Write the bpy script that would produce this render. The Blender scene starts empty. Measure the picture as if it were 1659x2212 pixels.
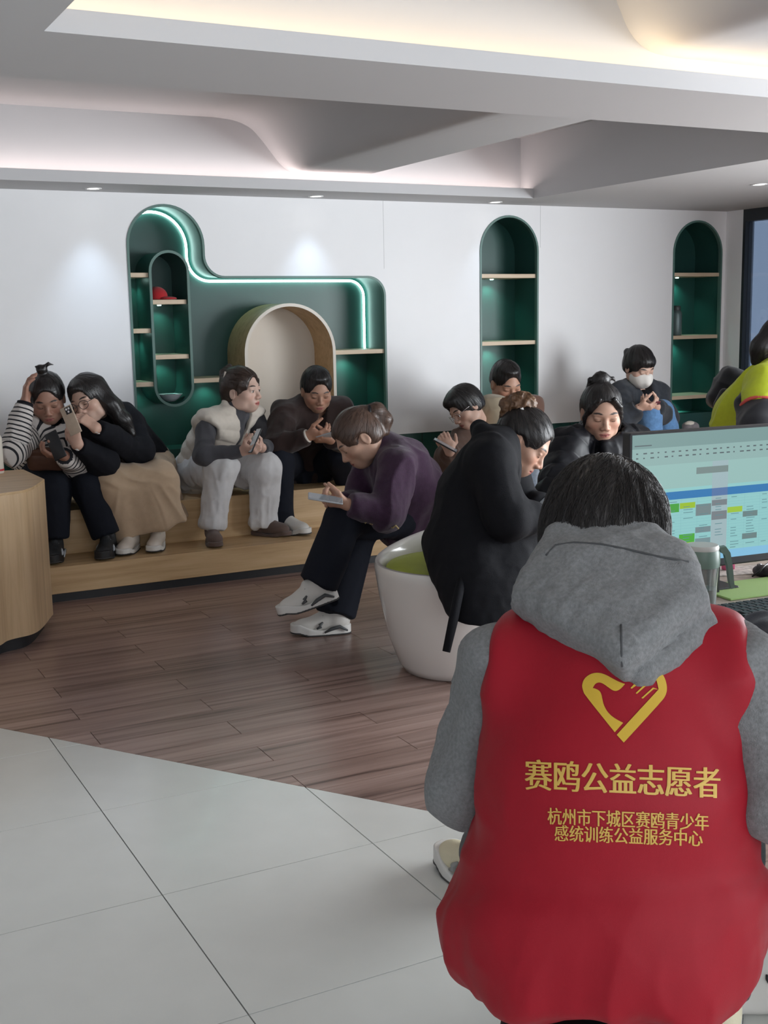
import bpy, bmesh, math, random
import numpy as np
from mathutils import Vector, Matrix
from mathutils.bvhtree import BVHTree
from mathutils.geometry import tessellate_polygon
random.seed(7); rng = np.random.default_rng(7)
SC = bpy.context.scene
COL = SC.collection

# ------------------------------------------------------------------ camera
W_PX, H_PX, FPX = 1659.0, 2212.0, 2567.4
CAM_H = 1.44
YAW, PITCH, ROLL = math.radians(27.519), math.radians(9.369), math.radians(-1.0493)
_f = np.array([math.sin(YAW)*math.cos(PITCH), math.cos(YAW)*math.cos(PITCH), -math.sin(PITCH)])
_r = np.array([math.cos(YAW), -math.sin(YAW), 0.0]); _u = np.cross(_r, _f)
CR = _r*math.cos(ROLL)+_u*math.sin(ROLL); CU = -_r*math.sin(ROLL)+_u*math.cos(ROLL); CF = _f
CPOS = np.array([0.0, 0.0, CAM_H])
cam = bpy.data.cameras.new('camera'); camo = bpy.data.objects.new('camera', cam); COL.objects.link(camo)
cam.sensor_fit = 'HORIZONTAL'; cam.sensor_width = 36.0; cam.lens = 36.0*FPX/W_PX; cam.clip_start = 0.05
camo.matrix_world = Matrix(((CR[0], CU[0], -CF[0], 0), (CR[1], CU[1], -CF[1], 0), (CR[2], CU[2], -CF[2], CAM_H), (0, 0, 0, 1)))
SC.camera = camo

# ------------------------------------------------------------------ world, daylight, exposure
SC.view_settings.view_transform = 'Standard'; SC.view_settings.look = 'None'
SC.view_settings.gamma = 1.0; SC.view_settings.use_curve_mapping = False
SC.view_settings.exposure = 0.12
SC.cycles.use_denoising = True
SC.cycles.max_bounces = 7; SC.cycles.diffuse_bounces = 4; SC.cycles.glossy_bounces = 3; SC.cycles.use_adaptive_sampling = True; SC.cycles.adaptive_threshold = 0.05; SC.cycles.adaptive_min_samples = 16; SC.cycles.caustics_reflective = False; SC.cycles.caustics_refractive = False
SC.cycles.sample_clamp_indirect = 6.0
wld = bpy.data.worlds.new('world'); SC.world = wld; wld.use_nodes = True
wld.node_tree.nodes['Background'].inputs[0].default_value = (0.80, 0.88, 1.0, 1); wld.node_tree.nodes['Background'].inputs[1].default_value = 0.9

def lamp_obj(name, data, loc, target=None):
    o = bpy.data.objects.new(name, data); COL.objects.link(o); o.location = loc
    if target is not None:
        o.rotation_euler = (Vector(target)-Vector(loc)).to_track_quat('-Z', 'Y').to_euler()
    return o
def area(name, loc, target, sx, sy, power, color):
    d = bpy.data.lights.new(name, 'AREA'); d.shape = 'RECTANGLE'; d.size = sx; d.size_y = sy; d.energy = power; d.color = color
    return lamp_obj(name, d, loc, target)
# daylight through the two window walls (right side of the hall, and behind the photographer)
area('daylight_side_window', (6.6, 1.6, 1.25), (0, 1.6, 1.05), 5.0, 1.7, 420, (0.93, 0.97, 1.0))
area('daylight_rear_window', (1.5, -2.3, 1.3), (1.5, 3.0, 1.05), 6.5, 1.7, 75, (0.95, 0.98, 1.0))

def at(px, py, Y):
    d = CF+CR*(px-829.5)/FPX-CU*(py-1106)/FPX
    return CPOS+d*(Y/d[1])
def atz(px, py, z):
    d = CF+CR*(px-829.5)/FPX-CU*(py-1106)/FPX
    return CPOS+d*((z-CAM_H)/d[2])
def on_ray(parent, px, py, L, side):
    """point on the sight line through a pixel at bone length L from parent; side -1 nearer, +1 farther"""
    d = CF+CR*(px-829.5)/FPX-CU*(py-1106)/FPX
    m = parent-CPOS; a = d@d; b = d@m; c = m@m-L*L; q = b*b-a*c
    t = b/a if q < 0 else (b+side*math.sqrt(q))/a
    return CPOS+d*t

# ------------------------------------------------------------------ materials
def mat(name, color, rough=0.6, metal=0.0, noise=0.0, nscale=30, bump=0.0, bscale=200, spec=0.5, stretch=(1, 1, 1), sheen=0.0, coat=0.0, trans=0.0, attr=False, emit=None, estr=0):
    m = bpy.data.materials.new(name); m.use_nodes = True; nt = m.node_tree; b = nt.nodes['Principled BSDF']
    b.inputs['Base Color'].default_value = (*color, 1); b.inputs['Roughness'].default_value = rough; b.inputs['Metallic'].default_value = metal
    b.inputs['Specular IOR Level'].default_value = spec
    if sheen: b.inputs['Sheen Weight'].default_value = sheen; b.inputs['Sheen Roughness'].default_value = 0.6
    if coat: b.inputs['Coat Weight'].default_value = coat; b.inputs['Coat Roughness'].default_value = 0.08
    if trans: b.inputs['Transmission Weight'].default_value = trans
    if emit: b.inputs['Emission Color'].default_value = (*emit, 1); b.inputs['Emission Strength'].default_value = estr
    tc = nt.nodes.new('ShaderNodeTexCoord'); mp = nt.nodes.new('ShaderNodeMapping'); mp.inputs['Scale'].default_value = stretch
    nt.links.new(tc.outputs['Object'], mp.inputs[0])
    src = None
    if attr:
        a = nt.nodes.new('ShaderNodeAttribute'); a.attribute_name = 'Col'; src = a.outputs['Color']; nt.links.new(src, b.inputs['Base Color'])
    if noise:
        n = nt.nodes.new('ShaderNodeTexNoise'); n.inputs['Scale'].default_value = nscale; n.inputs['Detail'].default_value = 5
        nt.links.new(mp.outputs[0], n.inputs['Vector'])
        mr = nt.nodes.new('ShaderNodeMapRange'); mr.inputs[1].default_value = 0.25; mr.inputs[2].default_value = 0.75
        mr.inputs[3].default_value = 1-noise; mr.inputs[4].default_value = 1+noise; nt.links.new(n.outputs['Fac'], mr.inputs[0])
        mx = nt.nodes.new('ShaderNodeVectorMath'); mx.operation = 'SCALE'; nt.links.new(mr.outputs[0], mx.inputs['Scale'])
        if src: nt.links.new(src, mx.inputs[0])
        else: mx.inputs[0].default_value = color
        nt.links.new(mx.outputs[0], b.inputs['Base Color'])
    if bump:
        n2 = nt.nodes.new('ShaderNodeTexNoise'); n2.inputs['Scale'].default_value = bscale; n2.inputs['Detail'].default_value = 4
        nt.links.new(mp.outputs[0], n2.inputs['Vector'])
        bp = nt.nodes.new('ShaderNodeBump'); bp.inputs['Strength'].default_value = bump; bp.inputs['Distance'].default_value = 0.004
        nt.links.new(n2.outputs['Fac'], bp.inputs['Height']); nt.links.new(bp.outputs[0], b.inputs['Normal'])
    return m
def emis(name, color, s):
    m = bpy.data.materials.new(name); m.use_nodes = True; nt = m.node_tree; nt.nodes.clear()
    e = nt.nodes.new('ShaderNodeEmission'); e.inputs[0].default_value = (*color, 1); e.inputs[1].default_value = s
    o = nt.nodes.new('ShaderNodeOutputMaterial'); nt.links.new(e.outputs[0], o.inputs[0]); return m
def ramp(nt, fac, stops):
    r = nt.nodes.new('ShaderNodeValToRGB'); nt.links.new(fac, r.inputs[0])
    while len(r.color_ramp.elements) < len(stops): r.color_ramp.elements.new(0.5)
    for e, (p, c) in zip(r.color_ramp.elements, stops): e.position = p; e.color = (*c, 1)
    return r.outputs[0]
def wood(name, stops, scale, rough=0.45, per_obj=0.0, nsc=3.0, bump=0.15, coat=0.0):
    """grain: noise stretched along one axis; per-object random offset and tone for planks"""
    m = bpy.data.materials.new(name); m.use_nodes = True; nt = m.node_tree; b = nt.nodes['Principled BSDF']
    b.inputs['Roughness'].default_value = rough; b.inputs['Coat Weight'].default_value = coat; b.inputs['Coat Roughness'].default_value = 0.25
    tc = nt.nodes.new('ShaderNodeTexCoord'); oi = nt.nodes.new('ShaderNodeObjectInfo')
    mp = nt.nodes.new('ShaderNodeMapping'); mp.inputs['Scale'].default_value = scale; nt.links.new(tc.outputs['Object'], mp.inputs[0])
    ad = nt.nodes.new('ShaderNodeVectorMath'); ad.operation = 'MULTIPLY_ADD'; nt.links.new(oi.outputs['Random'], ad.inputs[0])
    ad.inputs[1].default_value = (37*per_obj, 91*per_obj, 13*per_obj); nt.links.new(mp.outputs[0], ad.inputs[2])
    n = nt.nodes.new('ShaderNodeTexNoise'); n.inputs['Scale'].default_value = nsc; n.inputs['Detail'].default_value = 7; n.inputs['Roughness'].default_value = 0.6; n.inputs['Distortion'].default_value = 0.4
    nt.links.new(ad.outputs[0], n.inputs['Vector'])
    c = ramp(nt, n.outputs['Fac'], stops)
    if per_obj:
        mr = nt.nodes.new('ShaderNodeMapRange'); mr.inputs[3].default_value = 0.9; mr.inputs[4].default_value = 1.1; nt.links.new(oi.outputs['Random'], mr.inputs[0])
        mx = nt.nodes.new('ShaderNodeVectorMath'); mx.operation = 'SCALE'; nt.links.new(c, mx.inputs[0]); nt.links.new(mr.outputs[0], mx.inputs['Scale']); c = mx.outputs[0]
    nt.links.new(c, b.inputs['Base Color'])
    bp = nt.nodes.new('ShaderNodeBump'); bp.inputs['Strength'].default_value = bump; bp.inputs['Distance'].default_value = 0.002
    nt.links.new(n.outputs['Fac'], bp.inputs['Height']); nt.links.new(bp.outputs[0], b.inputs['Normal'])
    return m

M = {}
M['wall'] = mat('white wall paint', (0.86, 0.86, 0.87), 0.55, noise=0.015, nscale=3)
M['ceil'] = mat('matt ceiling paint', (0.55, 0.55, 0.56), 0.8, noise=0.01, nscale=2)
M['green'] = mat('green laminate', (0.019, 0.082, 0.070), 0.38, noise=0.03, nscale=8)
M['greentrim'] = mat('grey green edge trim', (0.095, 0.185, 0.160), 0.45)
M['oak'] = wood('oak veneer', [(0.30, (0.46, 0.295, 0.145)), (0.52, (0.58, 0.395, 0.21)), (0.72, (0.65, 0.46, 0.26))], (0.55, 9, 9), 0.42)
M['oakv'] = wood('upright oak veneer', [(0.30, (0.52, 0.355, 0.20)), (0.52, (0.64, 0.455, 0.27)), (0.72, (0.70, 0.52, 0.33))], (9, 9, 0.5), 0.42)
M['shelfwood'] = wood('pale shelf edge wood', [(0.3, (0.60, 0.46, 0.32)), (0.7, (0.70, 0.56, 0.41))], (1, 12, 12), 0.5)
M['cream'] = mat('cream panel', (0.72, 0.66, 0.58), 0.6, noise=0.02, nscale=5)
M['plank'] = wood('brown vinyl plank', [(0.30, (0.085, 0.048, 0.038)), (0.42, (0.24, 0.152, 0.126)), (0.55, (0.345, 0.232, 0.198)), (0.74, (0.42, 0.30, 0.265))], (0.36, 10, 10), 0.30, per_obj=1.0, nsc=2.4, bump=0.1, coat=0.15)
M['grout'] = mat('dark joint', (0.10, 0.095, 0.09), 0.9)
M['plankgap'] = mat('plank joint', (0.07, 0.05, 0.042), 0.9)
M['tile'] = mat('white floor tile', (0.68, 0.69, 0.66), 0.22, noise=0.03, nscale=6, coat=0.1)
M['black'] = mat('black plastic', (0.012, 0.013, 0.016), 0.45)
M['kick'] = mat('black toe kick', (0.012, 0.012, 0.014), 0.5)
M['chrome'] = mat('metal', (0.7, 0.7, 0.72), 0.25, metal=1.0)
M['whitegloss'] = mat('gloss white shell', (0.80, 0.78, 0.745), 0.16, noise=0.01, nscale=4, coat=0.4)
M['lime'] = mat('lime cushion', (0.42, 0.50, 0.06), 0.5, noise=0.05, nscale=20, bump=0.1, bscale=300)
M['whiteplastic'] = mat('white plastic', (0.75, 0.75, 0.74), 0.35)
M['cove_rear'] = emis('rear cove strip', (1.0, 0.83, 0.79), 9.5)
M['cove_near'] = emis('near cove strip', (1.0, 0.76, 0.48), 11.0)
M['led'] = emis('cool led strip', (0.62, 1.0, 0.93), 9.0)
M['ledpuck'] = emis('cool led puck', (0.6, 1.0, 0.9), 14.0)
M['downlight'] = emis('downlight lens', (1.0, 0.98, 0.95), 7.0)
M['glass'] = mat('window glass', (0.28, 0.35, 0.46), 0.05, trans=0.9)
M['darkframe'] = mat('dark window frame', (0.02, 0.025, 0.03), 0.4)

# ------------------------------------------------------------------ mesh helpers
def link_mesh(name, me, m=None, parent=None, smooth=False, loc=None):
    o = bpy.data.objects.new(name, me); COL.objects.link(o)
    if m is not None and not me.materials: me.materials.append(m)
    if smooth and len(me.polygons): me.polygons.foreach_set('use_smooth', np.ones(len(me.polygons), bool))
    if parent is not None: o.parent = parent
    if loc is not None: o.location = loc
    return o
def from_bm(name, bm, m, parent=None, smooth=False, loc=None):
    bmesh.ops.recalc_face_normals(bm, faces=bm.faces[:])
    me = bpy.data.meshes.new(name); bm.to_mesh(me); bm.free()
    return link_mesh(name, me, m, parent, smooth, loc)
def bm_box(bm, lo, hi, bev=0.0, seg=2):
    b2 = bmesh.new(); bmesh.ops.create_cube(b2, size=1.0)
    lo = Vector(lo); hi = Vector(hi)
    for v in b2.verts: v.co = Vector(((lo[i]+hi[i])/2+v.co[i]*(hi[i]-lo[i]) for i in range(3)))
    if bev: bmesh.ops.bevel(b2, geom=b2.edges[:], offset=bev, segments=seg, profile=0.5, affect='EDGES')
    me = bpy.data.meshes.new('tmp'); b2.to_mesh(me); b2.free(); bm.from_mesh(me); bpy.data.meshes.remove(me)
def box(name, lo, hi, m, parent=None, bev=0.0, base=None):
    bm = bmesh.new()
    if base is not None: lo = [lo[i]-base[i] for i in range(3)]; hi = [hi[i]-base[i] for i in range(3)]
    bm_box(bm, lo, hi, bev); return from_bm(name, bm, m, parent)
def prism(name, pts, y0, y1, m, parent=None, smooth=False, axis='Y'):
    """closed outline in (X,Z) [axis Y] or (X,Y) [axis Z] extruded between y0 and y1"""
    bm = bmesh.new()
    P = (lambda a, b, c: (a, c, b)) if axis == 'Y' else (lambda a, b, c: (a, b, c))
    A = [bm.verts.new(P(a, b, y0)) for a, b in pts]; B = [bm.verts.new(P(a, b, y1)) for a, b in pts]
    n = len(pts)
    for i in range(n): bm.faces.new((A[i], A[(i+1) % n], B[(i+1) % n], B[i]))
    for a, b, c in tessellate_polygon([[Vector((p[0], p[1], 0)) for p in pts]]):
        bm.faces.new((A[a], A[b], A[c])); bm.faces.new((B[c], B[b], B[a]))
    o = from_bm(name, bm, m, parent)
    if smooth: shade_auto(o)
    return o
def shade_auto(o, ang=35):
    me = o.data; me.polygons.foreach_set('use_smooth', np.ones(len(me.polygons), bool))
    bm = bmesh.new(); bm.from_mesh(me); a = math.radians(ang)
    for e in bm.edges:
        e.smooth = not (len(e.link_faces) == 2 and e.calc_face_angle(0) > a)
    bm.to_mesh(me); bm.free()
def strip(name, pts, y0, y1, m, parent=None, thick=0.0, closed=False):
    """open outline in (X,Z) extruded along Y as a band with thickness (offset along its left normal)"""
    pts = [np.array(p, float) for p in pts]; n = len(pts); nr = []
    for i in range(n):
        a = pts[(i-1) % n] if closed or i > 0 else pts[i]; b = pts[(i+1) % n] if closed or i < n-1 else pts[i]
        t = (b-a)/np.linalg.norm(b-a); nr.append(np.array([-t[1], t[0]]))
    bm = bmesh.new(); R = []
    for p, q in zip(pts, nr):
        o = p+q*thick
        R.append([bm.verts.new((p[0], y0, p[1])), bm.verts.new((p[0], y1, p[1])), bm.verts.new((o[0], y1, o[1])), bm.verts.new((o[0], y0, o[1]))])
    for i in range(n if closed else n-1):
        A, B = R[i], R[(i+1) % n]
        for k in range(4): bm.faces.new((A[k], A[(k+1) % 4], B[(k+1) % 4], B[k]))
    if not closed: bm.faces.new(R[0]); bm.faces.new(R[-1])
    o = from_bm(name, bm, m, parent); shade_auto(o); return o
def tube(name, pts, r, m, parent=None, n=8, closed=False):
    """swept tube through points; r number or list"""
    pts = [Vector(p) for p in pts]; k = len(pts); rr = r if isinstance(r, (list, tuple)) else [r]*k
    bm = bmesh.new(); rings = []; up = Vector((0, 0, 1)); prev = None
    for i, p in enumerate(pts):
        t = (pts[min(i+1, k-1)]-pts[max(i-1, 0)]).normalized()
        if prev is None:
            a = up if abs(t.dot(up)) < 0.95 else Vector((1, 0, 0)); u = (a-t*a.dot(t)).normalized()
        else: u = (prev-t*prev.dot(t)).normalized()
        prev = u; v = t.cross(u)
        rings.append([bm.verts.new(p+(u*math.cos(2*math.pi*j/n)+v*math.sin(2*math.pi*j/n))*rr[i]) for j in range(n)])
    for i in range(k-1):
        for j in range(n): bm.faces.new((rings[i][j], rings[i][(j+1) % n], rings[i+1][(j+1) % n], rings[i+1][j]))
    bm.faces.new(rings[0][::-1]); bm.faces.new(rings[-1])
    return from_bm(name, bm, m, parent, smooth=True)
def lathe(name, prof, m, parent=None, n=32, loc=(0, 0, 0), sx=1, sy=1):
    bm = bmesh.new(); R = []
    for r, z in prof:
        R.append([bm.verts.new((loc[0]+r*sx*math.cos(2*math.pi*j/n), loc[1]+r*sy*math.sin(2*math.pi*j/n), loc[2]+z)) for j in range(n)] if r > 1e-6 else [bm.verts.new((loc[0], loc[1], loc[2]+z))])
    for a, b in zip(R[:-1], R[1:]):
        for j in range(n):
            j2 = (j+1) % n
            if len(a) == 1: bm.faces.new((a[0], b[j], b[j2]))
            elif len(b) == 1: bm.faces.new((a[j], a[j2], b[0]))
            else: bm.faces.new((a[j], a[j2], b[j2], b[j]))
    o = from_bm(name, bm, m, parent); shade_auto(o, 40); return o
def thing(name, label, cat, loc=(0, 0, 0), group=None):
    o = bpy.data.objects.new(name, None); COL.objects.link(o); o.location = loc; o.empty_display_size = 0.1
    o['label'] = label; o['category'] = cat
    if group: o['group'] = group
    return o
def tag(o, label, cat, group=None):
    o['label'] = label; o['category'] = cat
    if group: o['group'] = group
    return o
def rebase(o, parent):
    """mesh built in world coordinates, put under an Empty that stands elsewhere"""
    o.parent = parent; o.data.transform(Matrix.Translation(-parent.location)); return o
def struct(o, label=None, cat=None):
    o['kind'] = 'structure'
    if label: o['label'] = label
    if cat: o['category'] = cat
    return o
def arc(cx, cz, r, a0, a1, n=14):
    return [(cx+r*math.cos(math.radians(a0+(a1-a0)*i/n)), cz+r*math.sin(math.radians(a0+(a1-a0)*i/n))) for i in range(n+1)]

# ================================================================== structure
YW = 7.15          # face of the panelled wall
ZS = 2.19          # soffit underside
Z1, Z2 = 0.185, 0.425
YP1, YP2 = 6.13, 6.46

# floor: joint bed with planks and tiles on it
fl = box('floor', (-4, -3, -0.06), (8, 7.6, -0.008), M['plankgap']); struct(fl, 'hall floor of brown planks meeting white square tiles', 'floor')
LA, LB = np.array([0.656, 4.283]), np.array([1.660, 2.836]); LD = (LB-LA)/np.linalg.norm(LB-LA); LN = np.array([-LD[1], LD[0]])   # LN points to the plank side
def clip2(poly, n, c):
    out = []
    for i in range(len(poly)):
        a, b = np.array(poly[i]), np.array(poly[(i+1) % len(poly)]); da, db = a@n-c, b@n-c
        if da >= 0: out.append(tuple(a))
        if (da >= 0) != (db >= 0): out.append(tuple(a+(b-a)*da/(da-db)))
    return out
PW, PL, gap = 0.148, 0.92, 0.0012
full = None; row = 0; y = 6.15
while y > 1.9:
    x = 1.39-4*PL+(PL/2 if row % 2 == 0 else 0)
    if row % 4 == 1: x += 0.0
    while x < 5.6:
        poly = [(x+gap, y-PW+gap), (x+PL-gap, y-PW+gap), (x+PL-gap, y-gap), (x+gap, y-gap)]
        c = clip2(poly, LN, LA@LN+0.002)
        if len(c) >= 3:
            if len(c) == 4 and all(abs(a[0]-b[0])+abs(a[1]-b[1]) < 1e-9 for a, b in zip(c, poly)):
                if full is None:
                    o = prism('plank', [(a-x, b-y) for a, b in c], -0.01, 0.0, M['plank'], fl, axis='Z'); full = o.data
                else: o = link_mesh('plank', full, None, fl)
                o.location = (x, y, 0)
            else:
                o = prism('plank', [(a-x, b-y) for a, b in c], -0.01, 0.0, M['plank'], fl, axis='Z'); o.location = (x, y, 0)
        x += PL
    y -= PW; row += 1
TS, tg = 0.60, 0.0016; full = None
bed = box('tile_bed', (-3.9, -2.9, -0.008), (3.2, 4.9, -0.0068), M['grout'], fl)
bmt = bed.data
_bm = bmesh.new(); _bm.from_mesh(bmt)
bmesh.ops.bisect_plane(_bm, geom=_bm.verts[:]+_bm.edges[:]+_bm.faces[:], plane_co=(LA[0], LA[1], 0), plane_no=(LN[0], LN[1], 0), clear_outer=True)
_bm.to_mesh(bmt); _bm.free()
for i in range(-5, 4):
    for j in range(-3, 7):
        x, y = 0.788+TS*i, 3.368-TS*j
        poly = [(x+tg, y-TS+tg), (x+TS-tg, y-TS+tg), (x+TS-tg, y-tg), (x+tg, y-tg)]
        c = clip2(poly, -LN, -(LA@LN)+0.001)
        if len(c) < 3: continue
        if len(c) == 4 and all(abs(a[0]-b[0])+abs(a[1]-b[1]) < 1e-9 for a, b in zip(c, poly)):
            if full is None: o = prism('tile', [(a-x, b-y) for a, b in c], -0.006, 0.0006, M['tile'], fl, axis='Z'); full = o.data
            else: o = link_mesh('tile', full, None, fl)
        else: o = prism('tile', [(a-x, b-y) for a, b in c], -0.006, 0.0006, M['tile'], fl, axis='Z')
        o.location = (x, y, 0)

# ceiling: soffits, beam, light coves and wave-shaped trays
bm = bmesh.new()
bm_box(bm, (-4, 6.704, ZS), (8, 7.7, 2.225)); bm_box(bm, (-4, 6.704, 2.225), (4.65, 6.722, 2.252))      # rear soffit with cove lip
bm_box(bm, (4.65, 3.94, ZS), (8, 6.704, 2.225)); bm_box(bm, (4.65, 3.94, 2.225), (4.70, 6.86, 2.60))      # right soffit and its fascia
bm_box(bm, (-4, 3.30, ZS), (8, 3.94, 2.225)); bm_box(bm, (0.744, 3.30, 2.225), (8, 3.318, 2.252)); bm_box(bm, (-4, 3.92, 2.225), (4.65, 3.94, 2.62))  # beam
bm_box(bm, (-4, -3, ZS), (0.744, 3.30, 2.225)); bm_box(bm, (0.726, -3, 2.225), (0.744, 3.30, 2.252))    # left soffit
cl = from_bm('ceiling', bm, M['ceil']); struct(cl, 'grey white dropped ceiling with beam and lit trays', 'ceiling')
bm = bmesh.new()
bm_box(bm, (-4, 6.854, 2.225), (4.70, 6.88, 2.75)); o = from_bm('tray_back', bm, M['ceil'], cl)
bm = bmesh.new(); bm_box(bm, (0.59, 3.45, 2.225), (8, 3.47, 2.85)); bm_box(bm, (0.57, -3, 2.225), (0.59, 3.47, 2.85)); from_bm('tray_back', bm, M['ceil'], cl)
def smooth_curve(pts, n=10):
    out = []
    P = [np.array(p, float) for p in pts]; P = [2*P[0]-P[1]]+P+[2*P[-1]-P[-2]]
    for i in range(1, len(P)-2):
        for k in range(n):
            t = k/n; a, b, c, d = P[i-1:i+3]
            out.append(tuple(0.5*((2*b)+(-a+c)*t+(2*a-5*b+4*c-d)*t*t+(-a+3*b-3*c+d)*t**3)))
    out.append(tuple(P[-2])); return out
wave = [(-4, 2.60), (2.42, 2.603)]+smooth_curve([(2.50, 2.603), (2.62, 2.592), (2.72, 2.555), (2.79, 2.49), (2.85, 2.42), (2.91, 2.352), (2.97, 2.313), (3.05, 2.303)], 6)+[(3.453, 2.303), (3.470, 2.59), (4.70, 2.592)]
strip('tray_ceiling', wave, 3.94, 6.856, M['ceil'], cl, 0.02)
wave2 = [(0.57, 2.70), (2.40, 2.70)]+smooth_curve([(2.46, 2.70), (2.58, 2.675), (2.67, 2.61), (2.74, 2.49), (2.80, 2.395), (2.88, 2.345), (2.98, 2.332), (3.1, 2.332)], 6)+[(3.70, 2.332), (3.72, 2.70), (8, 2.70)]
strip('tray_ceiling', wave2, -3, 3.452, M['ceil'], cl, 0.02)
led1 = box('light_strip', (-4, 6.77, 2.227), (4.62, 6.80, 2.236), M['cove_rear'], cl)
led2 = box('light_strip', (0.70, 3.37, 2.227), (8, 3.40, 2.236), M['cove_near'], cl)
led3 = box('light_strip', (0.63, -3, 2.227), (0.66, 3.36, 2.236), M['cove_near'], cl)

def downlight(x, y, label, spot):
    t = thing('downlight', label, 'ceiling light', (x, y, ZS), 'recessed ceiling downlights')
    lathe('ring', [(0.033, 0.004), (0.036, -0.004), (0.046, -0.005), (0.049, 0.0), (0.049, 0.006)], M['whiteplastic'], t, 28)
    lathe('lens', [(0.0, 0.0), (0.034, 0.0), (0.034, 0.004)], M['downlight'], t, 24)
    if spot:
        d = bpy.data.lights.new('downlight_beam', 'SPOT'); d.energy = spot; d.spot_size = math.radians(70); d.spot_blend = 1.0; d.shadow_soft_size = 0.05; d.color = (0.60, 0.78, 1.0)
        lamp_obj('downlight_beam', d, (x, y, ZS-0.012), (x, y+0.06, 0))
downlight(1.795, 6.97, 'round downlight above the white wall left of the big green niche', 17)
downlight(3.205, 7.0, 'round downlight above the wide part of the big green niche', 14)
downlight(4.543, 7.0, 'round downlight just above the middle arched green niche', 6)
downlight(5.509, 5.547, 'round downlight in the right soffit near the dark window', 4)

# panelled wall: one white sheet with three openings that run down into the green base band
ZB = 0.638
XN1, XA, RA_, XJ = 2.022, 2.266, 0.244, 2.51
def niche1_outline(e=0.0):
    """left edge up, big arch, S-step down to the wide top, right edge down (grown by e)"""
    p = [(XN1-e, ZB)]
    p += arc(2.266, 1.886, RA_+e, 180, 0, 22)
    p += [(2.51+e, 1.83)]
    p += arc(2.636, 1.829, 0.126-e, 180, 270, 10)
    p += [(3.62, 1.703+e)]
    p += arc(3.637, 1.573, 0.13+e, 90, 0, 10)
    p += [(3.767+e, ZB)]
    return p
def arch_outline(x0, x1, zt, e=0.0):
    r = (x1-x0)/2
    return [(x0-e, ZB)]+arc((x0+x1)/2, zt-r, r+e, 180, 0, 24)+[(x1+e, ZB)]
def rc(x, s):  # rounded bottom corner of a panel, s=+1: corner at its right end
    r = 0.07
    return arc(x-r, ZB+r, r, 270, 360, 7) if s > 0 else arc(x+r, ZB+r, r, 180, 270, 7)
n1 = niche1_outline(); n2 = arch_outline(4.510, 5.003, 2.118); n3 = arch_outline(6.242, 6.735, 2.118)
poly = [(-4, 2.2), (-4, ZB)]+rc(n1[0][0], 1)+n1[1:-1]+rc(n1[-1][0], -1)+rc(n2[0][0], 1)+n2[1:-1]+rc(n2[-1][0], -1)+rc(n3[0][0], 1)+n3[1:-1]+[(6.735, ZB), (6.77, ZB), (6.77, 2.2)]
wr = prism('wall_rear', poly, YW, YW+0.02, M['wall']); struct(wr, 'white panelled rear wall with rounded green niches', 'wall')
# hairline seams between panels
for sx in (3.76, 5.02):
    box('panel_seam', (sx-0.0012, YW-0.0006, 1.75 if sx < 4 else 1.9), (sx+0.0012, YW+0.001, 2.19), M['ceil'], wr)
bb = box('trim_1', (-4, YW+0.012, 0.0), (6.77, YW+0.03, ZB+0.004), M['green']); struct(bb, 'green base band under the white wall panels', 'trim')
for sx in (3.05, 4.04, 5.30, 6.0):
    box('joint', (sx-0.002, YW+0.0105, Z2), (sx+0.002, YW+0.013, ZB), M['kick'], bb)
wrb = box('wall_rear_core', (-4, 7.5, 0), (6.9, 7.6, 2.75), M['wall'], wr)
YB = 7.45
def niche_shell(t, outline, name_back='back_panel'):
    strip('lining', outline, YW+0.02, YB, M['green'], t, 0.012)
    strip('edge_trim', outline, YW-0.006, YW+0.024, M['greentrim'], t, -0.014)
    xs = [p[0] for p in outline]; zs = [p[1] for p in outline]
    prism('back_panel', outline, YB, YB+0.02, M['green'], t)
    box('niche_floor', (min(xs), YW+0.02, ZB-0.02), (max(xs), YB, ZB), M['green'], t)
def puck(t, x, y, z, power=0.22, col=(0.45, 1.0, 0.86)):
    lathe('shelf_light', [(0.0, -0.006), (0.012, -0.006), (0.013, 0.0)], M['ledpuck'], t, 12, (x, y, z))
    d = bpy.data.lights.new('shelf_light_beam', 'SPOT'); d.energy = power*2.4; d.spot_size = math.radians(125); d.spot_blend = 0.8; d.shadow_soft_size = 0.012; d.color = col
    lamp_obj('shelf_light_beam', d, (x, y, z-0.010), (x, y+0.07, z-0.5))
def shelf(t, x0, x1, z, light=True, y0=YW+0.012, p=0.9):
    o = box('shelf', (x0, y0, z-0.014), (x1, YB, z+0.014), M['shelfwood'], t, 0.002)
    if light: puck(t, (x0+x1)/2, YB-0.07, z-0.014, p)
    return o
# big stepped niche
t1 = thing('display_niche', 'large stepped green niche with glowing strip and wooden arch', 'wall niche')
niche_shell(t1, n1)
for z in (1.710, 1.376, 1.051): shelf(t1, XN1, 2.150, z, p=0.5)
pill = [(2.165, 1.05)]; rp = 0.111
pill = arc(2.276, 1.731, rp, 180, 0, 16)+arc(2.276, 1.034, rp, 0, -180, 16)
strip('capsule_shell', pill, YW+0.004, YB, M['green'], t1, 0.012, closed=True)
strip('capsule_trim', pill, YW-0.008, YW+0.006, M['greentrim'], t1, 0.016, closed=True)
for z in (1.548, 1.214): shelf(t1, 2.168, 2.384, z, p=0.55)
shelf(t1, 2.402, 2.735, 1.06, True, p=0.6)
shelf(t1, 3.383, 3.766, 1.206, True)
box('shelf', (3.381, YW+0.03, 0.745), (3.766, YB, 0.765), M['green'], t1)
ra = 0.319; xa = 3.062; za = 1.531-ra
ring_o = [(xa-ra, Z2)]+arc(xa, za, ra, 180, 0, 30)+[(xa+ra, Z2)]
strip('arch_frame', ring_o, YW-0.012, YB, M['oak'], t1, -0.020)
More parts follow.
